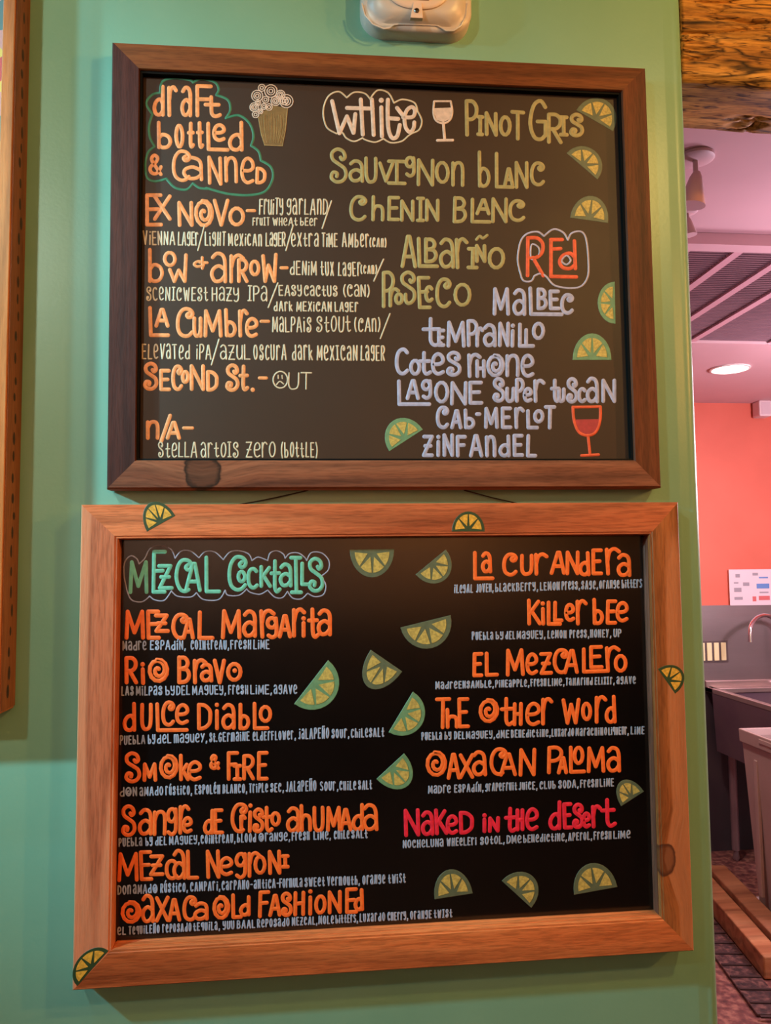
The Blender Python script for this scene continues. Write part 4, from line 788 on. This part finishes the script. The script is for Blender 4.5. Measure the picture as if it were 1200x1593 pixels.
# ------------------------------------------------------------ kitchen ceiling grille with pale strips
M_gr = noisy('grille_dark', [(.3, (.13, .055, .075)), (.7, (.16, .07, .09))], 5, .6, 0)
M_st = mat('strip_pink', (.62, .32, .36), .6)
gy0, gy1 = .80, 1.70
g = thing('ceiling_grille', 'dark ribbed ceiling grille crossed by pink strips above the kitchen', 'ceiling grille', (1.6, 1.25, KZ))
mb = MB(); mb.box((.3, gy0, KZ-.018), (3.2, gy1, KZ-.001)); mb.build('backing_panel', M_gr, g)
mb = MB(); y = gy0+.008
while y < gy1-.01: mb.box((.3, y, KZ-.024), (3.2, y+.007, KZ-.017)); y += .016
sl = mb.build('slat', noisy('grille_slat', [(.3, (.20, .10, .12)), (.7, (.24, .12, .14))], 5, .6, 0), g); sl['kind'] = 'stuff'
for (px, py) in [(1107, 357), (1140, 400), (1140, 455), (1170, 477)]:
    p = atz(px, py, KZ-.03); mb = MB(); mb.box((p.x-.014, gy0, KZ-.030), (p.x+.014, gy1, KZ-.016)); mb.build('cross_strip', M_st, g, label='pale pink strip')
x = atz(1170, 477, KZ-.03).x+.34
while x < 3.2: mb = MB(); mb.box((x-.014, gy0, KZ-.030), (x+.014, gy1, KZ-.016)); mb.build('cross_strip', M_st, g); x += .30
for nm, ya, yb_ in (('trim_1', gy0-.05, gy0), ('trim_2', gy1, gy1+.01)):
    mb = MB(); mb.box((.2, ya, KZ-.034), (3.4, yb_, KZ-.001)); struct(mb.build(nm, M_pink), 'pink band along the edge of the ceiling grille')
# downlight
p = atz(1136, 573, KZ)
dl = thing('ceiling_light', 'round lit recessed light in the pink kitchen ceiling', 'light', p)
mb = MB(); mb.lathe((p.x, p.y, KZ), [(.092, -.001), (.092, -.006), (.082, -.008), (.080, -.001)], 32); mb.build('trim_ring', mat('ring_white', (.85, .7, .65), .4), dl, smooth=True)
mb = MB(); mb.lathe((p.x, p.y, KZ), [(.080, -.001), (.078, -.004), (.01, -.005)], 32); mb.build('diffuser', mat('lit_diffuser', (1, 1, .95), .5, emit=(1, .97, .88), estr=9), dl, smooth=True)
# two spot lamps near the wall edge
M_sp = mat('spot_pink_white', (.60, .40, .42), .45)
def spot(px, py, z, label, tilt, k=1):
    b = atz(px, py, z); s_ = thing('spot_lamp', label, 'lamp', (b.x, b.y, z), 'small spot lamps by the wall edge')
    mb = MB(); mb.lathe((b.x, b.y, z), [(.042*k, -.001), (.042*k, -.008), (.036*k, -.011), (.012*k, -.012)], 24); mb.build('canopy', M_sp, s_, smooth=True)
    mb = MB(); mb.tube([(b.x, b.y, z-.01), (b.x, b.y, z-.045*k)], .006*k); mb.build('stem', M_sp, s_, smooth=True)
    mb = MB(); d = Vector(tilt).normalized(); a = Vector((b.x, b.y, z-.05*k)); mb.tube([a-d*.012*k, a, a+d*.02*k, a+d*.065*k], [.008*k, .014*k, .019*k, .030*k], 20); mb.build('lamp_shade', M_sp, s_, smooth=True)
spot(1082, 243, KZ, 'pale spot lamp half hidden by the wall edge, just under the beam', (-.15, .1, -1))
spot(1070, 325, KZ-.03, 'small pale spot lamp mostly hidden by the wall edge, beside the grille', (.1, 0, -1), .6)

# ------------------------------------------------------------ kitchen back wall things
M_steel = noisy('brushed_steel', [(.3, (.30, .22, .22)), (.7, (.36, .27, .27))], 6, .38, .25, 200, mscale=(.1, 1, 1), metal=.85)
zt_ = at(1150, 941, KY).z; zr = .90
mb = MB(); mb.box((.6, KY-.012, zr-.02), (3.6, KY-.001, zt_)); tag(mb.build('backsplash', M_steel, bevel=.001), 'dull stainless steel splash panel on the coral wall behind the sink', 'splash panel')
mb = MB(); mb.box((.6, KY-.010, .0), (3.6, KY-.001, zr-.021)); struct(mb.build('trim_3', noisy('dark_cavity_panel', [(.3, (.035, .022, .028)), (.7, (.05, .03, .038))], 5, .6, 0)), 'added dark panel for the dark cavity under the sink')  # added panel, the darkness of the cavity is put into its colour
# notice
pa, pb = at(1134, 886, KY-.014), at(1134, 941, KY-.014); xw = .34
nt_ = thing('notice_sheet', 'white paper notice with small coloured blocks on the coral wall above the steel panel', 'notice', (pa.x+xw/2, KY, pb.z))
mb = MB(); mb.box((pa.x, KY-.016, pb.z-.004), (pa.x+xw, KY-.014, pa.z)); mb.build('paper', mat('paper_pinkish', (.72, .55, .60), .7), nt_)
prn = {'grey': (.32, .26, .30), 'blue': (.12, .22, .5), 'red': (.6, .12, .12)}
hgt = pa.z-pb.z; prm = {k_: mat('print_'+k_, c_2, .7) for k_, c_2 in prn.items()}
for (u, v, ww, h2, c2) in [(.14, .82, .10, .10, 'grey'), (.10, .62, .10, .04, 'grey'), (.30, .58, .14, .10, 'grey'), (.10, .42, .16, .12, 'grey'), (.10, .18, .18, .08, 'grey'), (.52, .86, .12, .08, 'grey'), (.66, .76, .2, .04, 'blue'), (.60, .52, .28, .14, 'blue'), (.66, .34, .2, .04, 'grey'), (.50, .16, .08, .14, 'red'), (.64, .18, .24, .12, 'red')]:
    X = pa.x+u*xw*.8; Z = pb.z+v*hgt; mb = MB(); mb.box((X, KY-.0168, Z-h2*hgt/2), (X+ww*xw*.8, KY-.0160, Z+h2*hgt/2)); mb.build('printed_block', prm[c2], nt_)
# wall box
pa = at(1186, 637, KY-.05)
wb = thing('wall_speaker', 'small white box high on the coral wall', 'speaker', (pa.x, KY, pa.z-.045))
mb = MB(); mb.box((pa.x-.038, KY-.09, pa.z-.046), (pa.x+.038, KY-.012, pa.z+.046)); mb.build('housing', mat('box_white', (.75, .55, .55), .5), wb, bevel=.008)
mb = MB(); mb.box((pa.x-.015, KY-.013, pa.z-.02), (pa.x+.015, KY-.001, pa.z+.02)); mb.build('bracket', M_sp, wb)
mb = MB(); mb.box((pa.x-.028, KY-.0915, pa.z-.036), (pa.x+.028, KY-.089, pa.z+.036)); mb.build('grille', mat('grille_pale', (.6, .42, .44), .6), wb)
# switch plate
sa, sb_ = at(1098, 1000, KY-.014), at(1132, 1027, KY-.014)
sw = thing('switch_plate', 'steel plate with cream rocker switches on the splash panel by the wall edge', 'switch', ((sa.x+sb_.x)/2, KY, sb_.z))
mb = MB(); mb.box((sa.x-.06, KY-.016, sb_.z-.012), (sb_.x+.006, KY-.012, sa.z+.012)); mb.build('plate', mat('plate_steel', (.2, .14, .14), .4, .8), sw, bevel=.001)
st = (sb_.x-sa.x)/3
for i in range(-1, 3):
    X = sa.x+st*i; mb = MB(); mb.box((X+.005, KY-.022, sb_.z), (X+st*.8, KY-.016, sa.z)); mb.build('rocker', mat('switch_cream', (.85, .70, .40), .4), sw, bevel=.002)

# ------------------------------------------------------------ sink
xs_ = at(1101, 1079, KY-.04).x; syf = 2.28
sk = thing('steel_sink', 'stainless steel sink on legs against the coral wall', 'sink', (xs_+.8, 2.65, 0))
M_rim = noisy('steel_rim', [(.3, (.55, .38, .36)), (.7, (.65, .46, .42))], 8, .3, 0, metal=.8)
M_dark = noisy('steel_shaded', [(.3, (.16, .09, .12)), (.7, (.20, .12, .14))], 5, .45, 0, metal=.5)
xe = xs_+1.6
mb = MB()
mb.box((xs_, syf, zr-.02), (xs_+.035, KY-.013, zr+.008)); mb.box((xs_, syf, zr-.02), (xe, syf+.04, zr+.008)); mb.box((xs_, KY-.10, zr-.02), (xe, KY-.013, zr+.008)); mb.box((xe-.04, syf, zr-.02), (xe, KY-.013, zr+.008))
for k_ in (1, 2): mb.box((xs_+k_*.53-.02, syf, zr-.02), (xs_+k_*.53+.02, KY-.013, zr+.004))
mb.box((xs_, KY-.03, zr), (xe, KY-.013, zr+.04))
mb.build('rim', M_rim, sk, bevel=.004)
for k_ in range(3):
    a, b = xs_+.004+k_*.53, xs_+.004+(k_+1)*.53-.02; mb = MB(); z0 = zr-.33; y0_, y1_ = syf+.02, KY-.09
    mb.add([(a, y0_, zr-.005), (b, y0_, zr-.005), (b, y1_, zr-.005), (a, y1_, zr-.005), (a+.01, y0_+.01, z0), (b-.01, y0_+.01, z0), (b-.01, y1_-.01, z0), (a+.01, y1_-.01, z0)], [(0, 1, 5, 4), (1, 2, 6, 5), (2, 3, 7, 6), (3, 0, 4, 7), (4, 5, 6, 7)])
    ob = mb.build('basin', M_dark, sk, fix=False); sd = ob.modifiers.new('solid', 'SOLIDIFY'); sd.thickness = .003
M_leg = noisy('leg_pipe', [(.3, (.30, .20, .22)), (.7, (.36, .25, .27))], 8, .4, 0, metal=.5)
for (lx, ly) in [(xs_+.07, syf+.07), (xs_+.07, KY-.15), (xe-.07, syf+.07), (xe-.07, KY-.15)]:
    mb = MB(); mb.lathe((lx, ly, 0), [(.012, .0), (.018, .012), (.012, .05), (.021, .055), (.021, zr-.34), (.028, zr-.33)], 14); mb.build('leg', M_leg, sk, smooth=True)
mb = MB(); px_ = xs_+.26; mb.tube([(px_, 2.6, zr-.33), (px_, 2.6, zr-.46), (px_-.01, 2.6, zr-.50), (px_-.05, 2.6, zr-.53), (px_-.09, 2.6, zr-.50), (px_-.10, 2.6, zr-.45)], .022, 12); mb.build('drain_pipe', mat('pipe_white', (.6, .5, .5), .4), sk, smooth=True, label='pale curved drain pipe')
# faucet
fb = at(1200, 1040, KY-.06); tp = at(1166, 1010, 2.72)
fc = thing('faucet', 'chrome gooseneck tap over the sink', 'faucet', (fb.x+.05, KY-.06, zr+.01))
bx_ = fb.x+.05; mb = MB(); pz = at(1190, 958, 2.8).z
arc = [Vector((bx_, KY-.06, zr+.01)), Vector((bx_, KY-.06, pz-.09))]
tipx = at(1168, 1005, 2.75).x
for k_ in range(1, 12):
    a = math.pi*k_/12; arc.append(Vector(((bx_+tipx)/2+(bx_-tipx)/2*math.cos(a), KY-.06-.19*(1-math.cos(a))/2, pz-.09+.09*math.sin(a))))
arc.append(Vector((tipx, KY-.25, pz-.11))); arc.append(Vector((tipx, KY-.25, pz-.135)))
mb.tube(arc, [.011]*(len(arc)-1)+[.013], 12)
M_chrome = mat('chrome', (.75, .62, .64), .15, 1)
mb.build('spout', M_chrome, fc, smooth=True)
mb = MB(); mb.lathe((bx_, KY-.06, zr+.008), [(.03, 0), (.03, .012), (.018, .02), (.018, .05)], 18); mb.build('base', M_chrome, fc, smooth=True)
mb = MB(); mb.tube([(bx_+.02, KY-.06, zr+.04), (bx_+.09, KY-.08, zr+.06)], .007); mb.build('handle', M_chrome, fc, smooth=True)

# ------------------------------------------------------------ grey waste bin
by0, by1 = 1.75, 2.22
bxl = at(1153, 1160, by1).x; bz = at(1152, 1133, by1).z
bn = thing('waste_bin', 'tall grey-pink plastic waste bin in front of the sink', 'bin', (bxl+.2, 2.0, 0))
M_bin = noisy('bin_plastic', [(.3, (.36, .24, .22)), (.7, (.42, .28, .26))], 5, .5, .15, 60)
mb = MB(); xr_ = bxl+.42; vs = []
lv = [(0, .045), (.03, .038), (bz-.09, .006), (bz-.06, .004), (bz-.06, -.004), (bz, -.006), (bz, .006), (bz-.03, .014), (.04, .05)]
for z, d in lv: vs += [(bxl+d, by0+d, z), (xr_-d, by0+d, z), (xr_-d, by1-d, z), (bxl+d, by1-d, z)]
fs = [(3, 2, 1, 0)]+[(i*4+j, i*4+(j+1) % 4, (i+1)*4+(j+1) % 4, (i+1)*4+j) for i in range(len(lv)-1) for j in range(4)]+[tuple(range((len(lv)-1)*4, len(lv)*4))]
mb.add(vs, fs); mb.build('body', M_bin, bn, bevel=.008)
for yy in (by0+.1, by1-.12):
    mb = MB(); mb.box((bxl+.002, yy, .12), (bxl+.018, yy+.025, bz-.12)); mb.build('rib', M_bin, bn, bevel=.003)
mb = MB(); mb.box((bxl-.008, by0+.16, bz-.035), (bxl+.008, by1-.16, bz-.012)); mb.build('handle', M_bin, bn, bevel=.004)

# ------------------------------------------------------------ timber kerb, mat and paper on the kitchen floor
a = atz(1112, 1400, .09); b = atz(1188, 1488, .09)
kb = MB(); d = (b-a); d.z = 0; ln = d.length; d.normalize(); nrm = Vector((-d.y, d.x, 0))*-1
a2 = a-d*.35
def bar(o_, L, Wd, z0, z1):
    m2 = MB(); q = [o_, o_+d*L, o_+d*L-nrm*Wd, o_-nrm*Wd]; m2.add([(p.x, p.y, z0) for p in q]+[(p.x, p.y, z1) for p in q], [(3, 2, 1, 0), (4, 5, 6, 7), (0, 1, 5, 4), (1, 2, 6, 5), (2, 3, 7, 6), (3, 0, 4, 7)]); return m2
M_plank = wood('kerb_timber', (.30, .10, .045), (.44, .17, .08), (.56, .25, .12), 21, 'x', .5, rough=.6, fine=.2)
kt = thing('floor_plank', 'orange-brown timber planks laid on the kitchen floor under the sink', 'plank', (a.x, a.y, 0))
bar(a2, ln+.35, .085, 0.004, .09).build('plank', M_plank, kt, bevel=.006)
bar(a2-nrm*.088, ln+.28, .09, 0.004, .115).build('plank', wood('kerb_timber_back', (.20, .07, .035), (.30, .12, .06), (.38, .17, .09), 23, 'x', .5, rough=.6, fine=.2), kt, bevel=.006)
M_fm = noisy('mat_rubber', [(.3, (.02, .006, .008)), (.5, (.06, .02, .02)), (.65, (.15, .06, .05))], 45, .6, .8, 130, bdist=.003)
fm = thing('floor_mat', 'narrow dark perforated mat along the timber planks', 'mat', (a.x, a.y, 0))
bar(a2+nrm*.13, ln+.6, .12, .002, .014).build('mat_base', M_fm, fm, bevel=.003)
ribs = MB()
for i in range(14):
    o_ = a2+nrm*.127+d*(.05+i*.09); m2 = bar(o_, .012, .114, .013, .019); ribs.add(m2.v, m2.f)
ribs.build('rib', mat('mat_rib', (.035, .012, .012), .6), fm)
pp = atz(1155, 1405, .012); mb = MB(); mb.add([(pp.x-.03, pp.y-.02, .012), (pp.x+.2, pp.y-.05, .012), (pp.x+.2, pp.y+.06, .012), (pp.x-.05, pp.y+.06, .012), (pp.x-.03, pp.y-.02, .002), (pp.x+.2, pp.y-.05, .002), (pp.x+.2, pp.y+.06, .002), (pp.x-.05, pp.y+.06, .002)],
    [(0, 1, 2, 3), (7, 6, 5, 4), (0, 4, 5, 1), (1, 5, 6, 2), (2, 6, 7, 3), (3, 7, 4, 0)]); tag(mb.build('floor_paper', mat('paper_pale', (.6, .45, .5), .6)), 'pale paper tray on the floor beside the grey bin', 'sheet')  # piece of paper lying on the floor, built as a thin slab
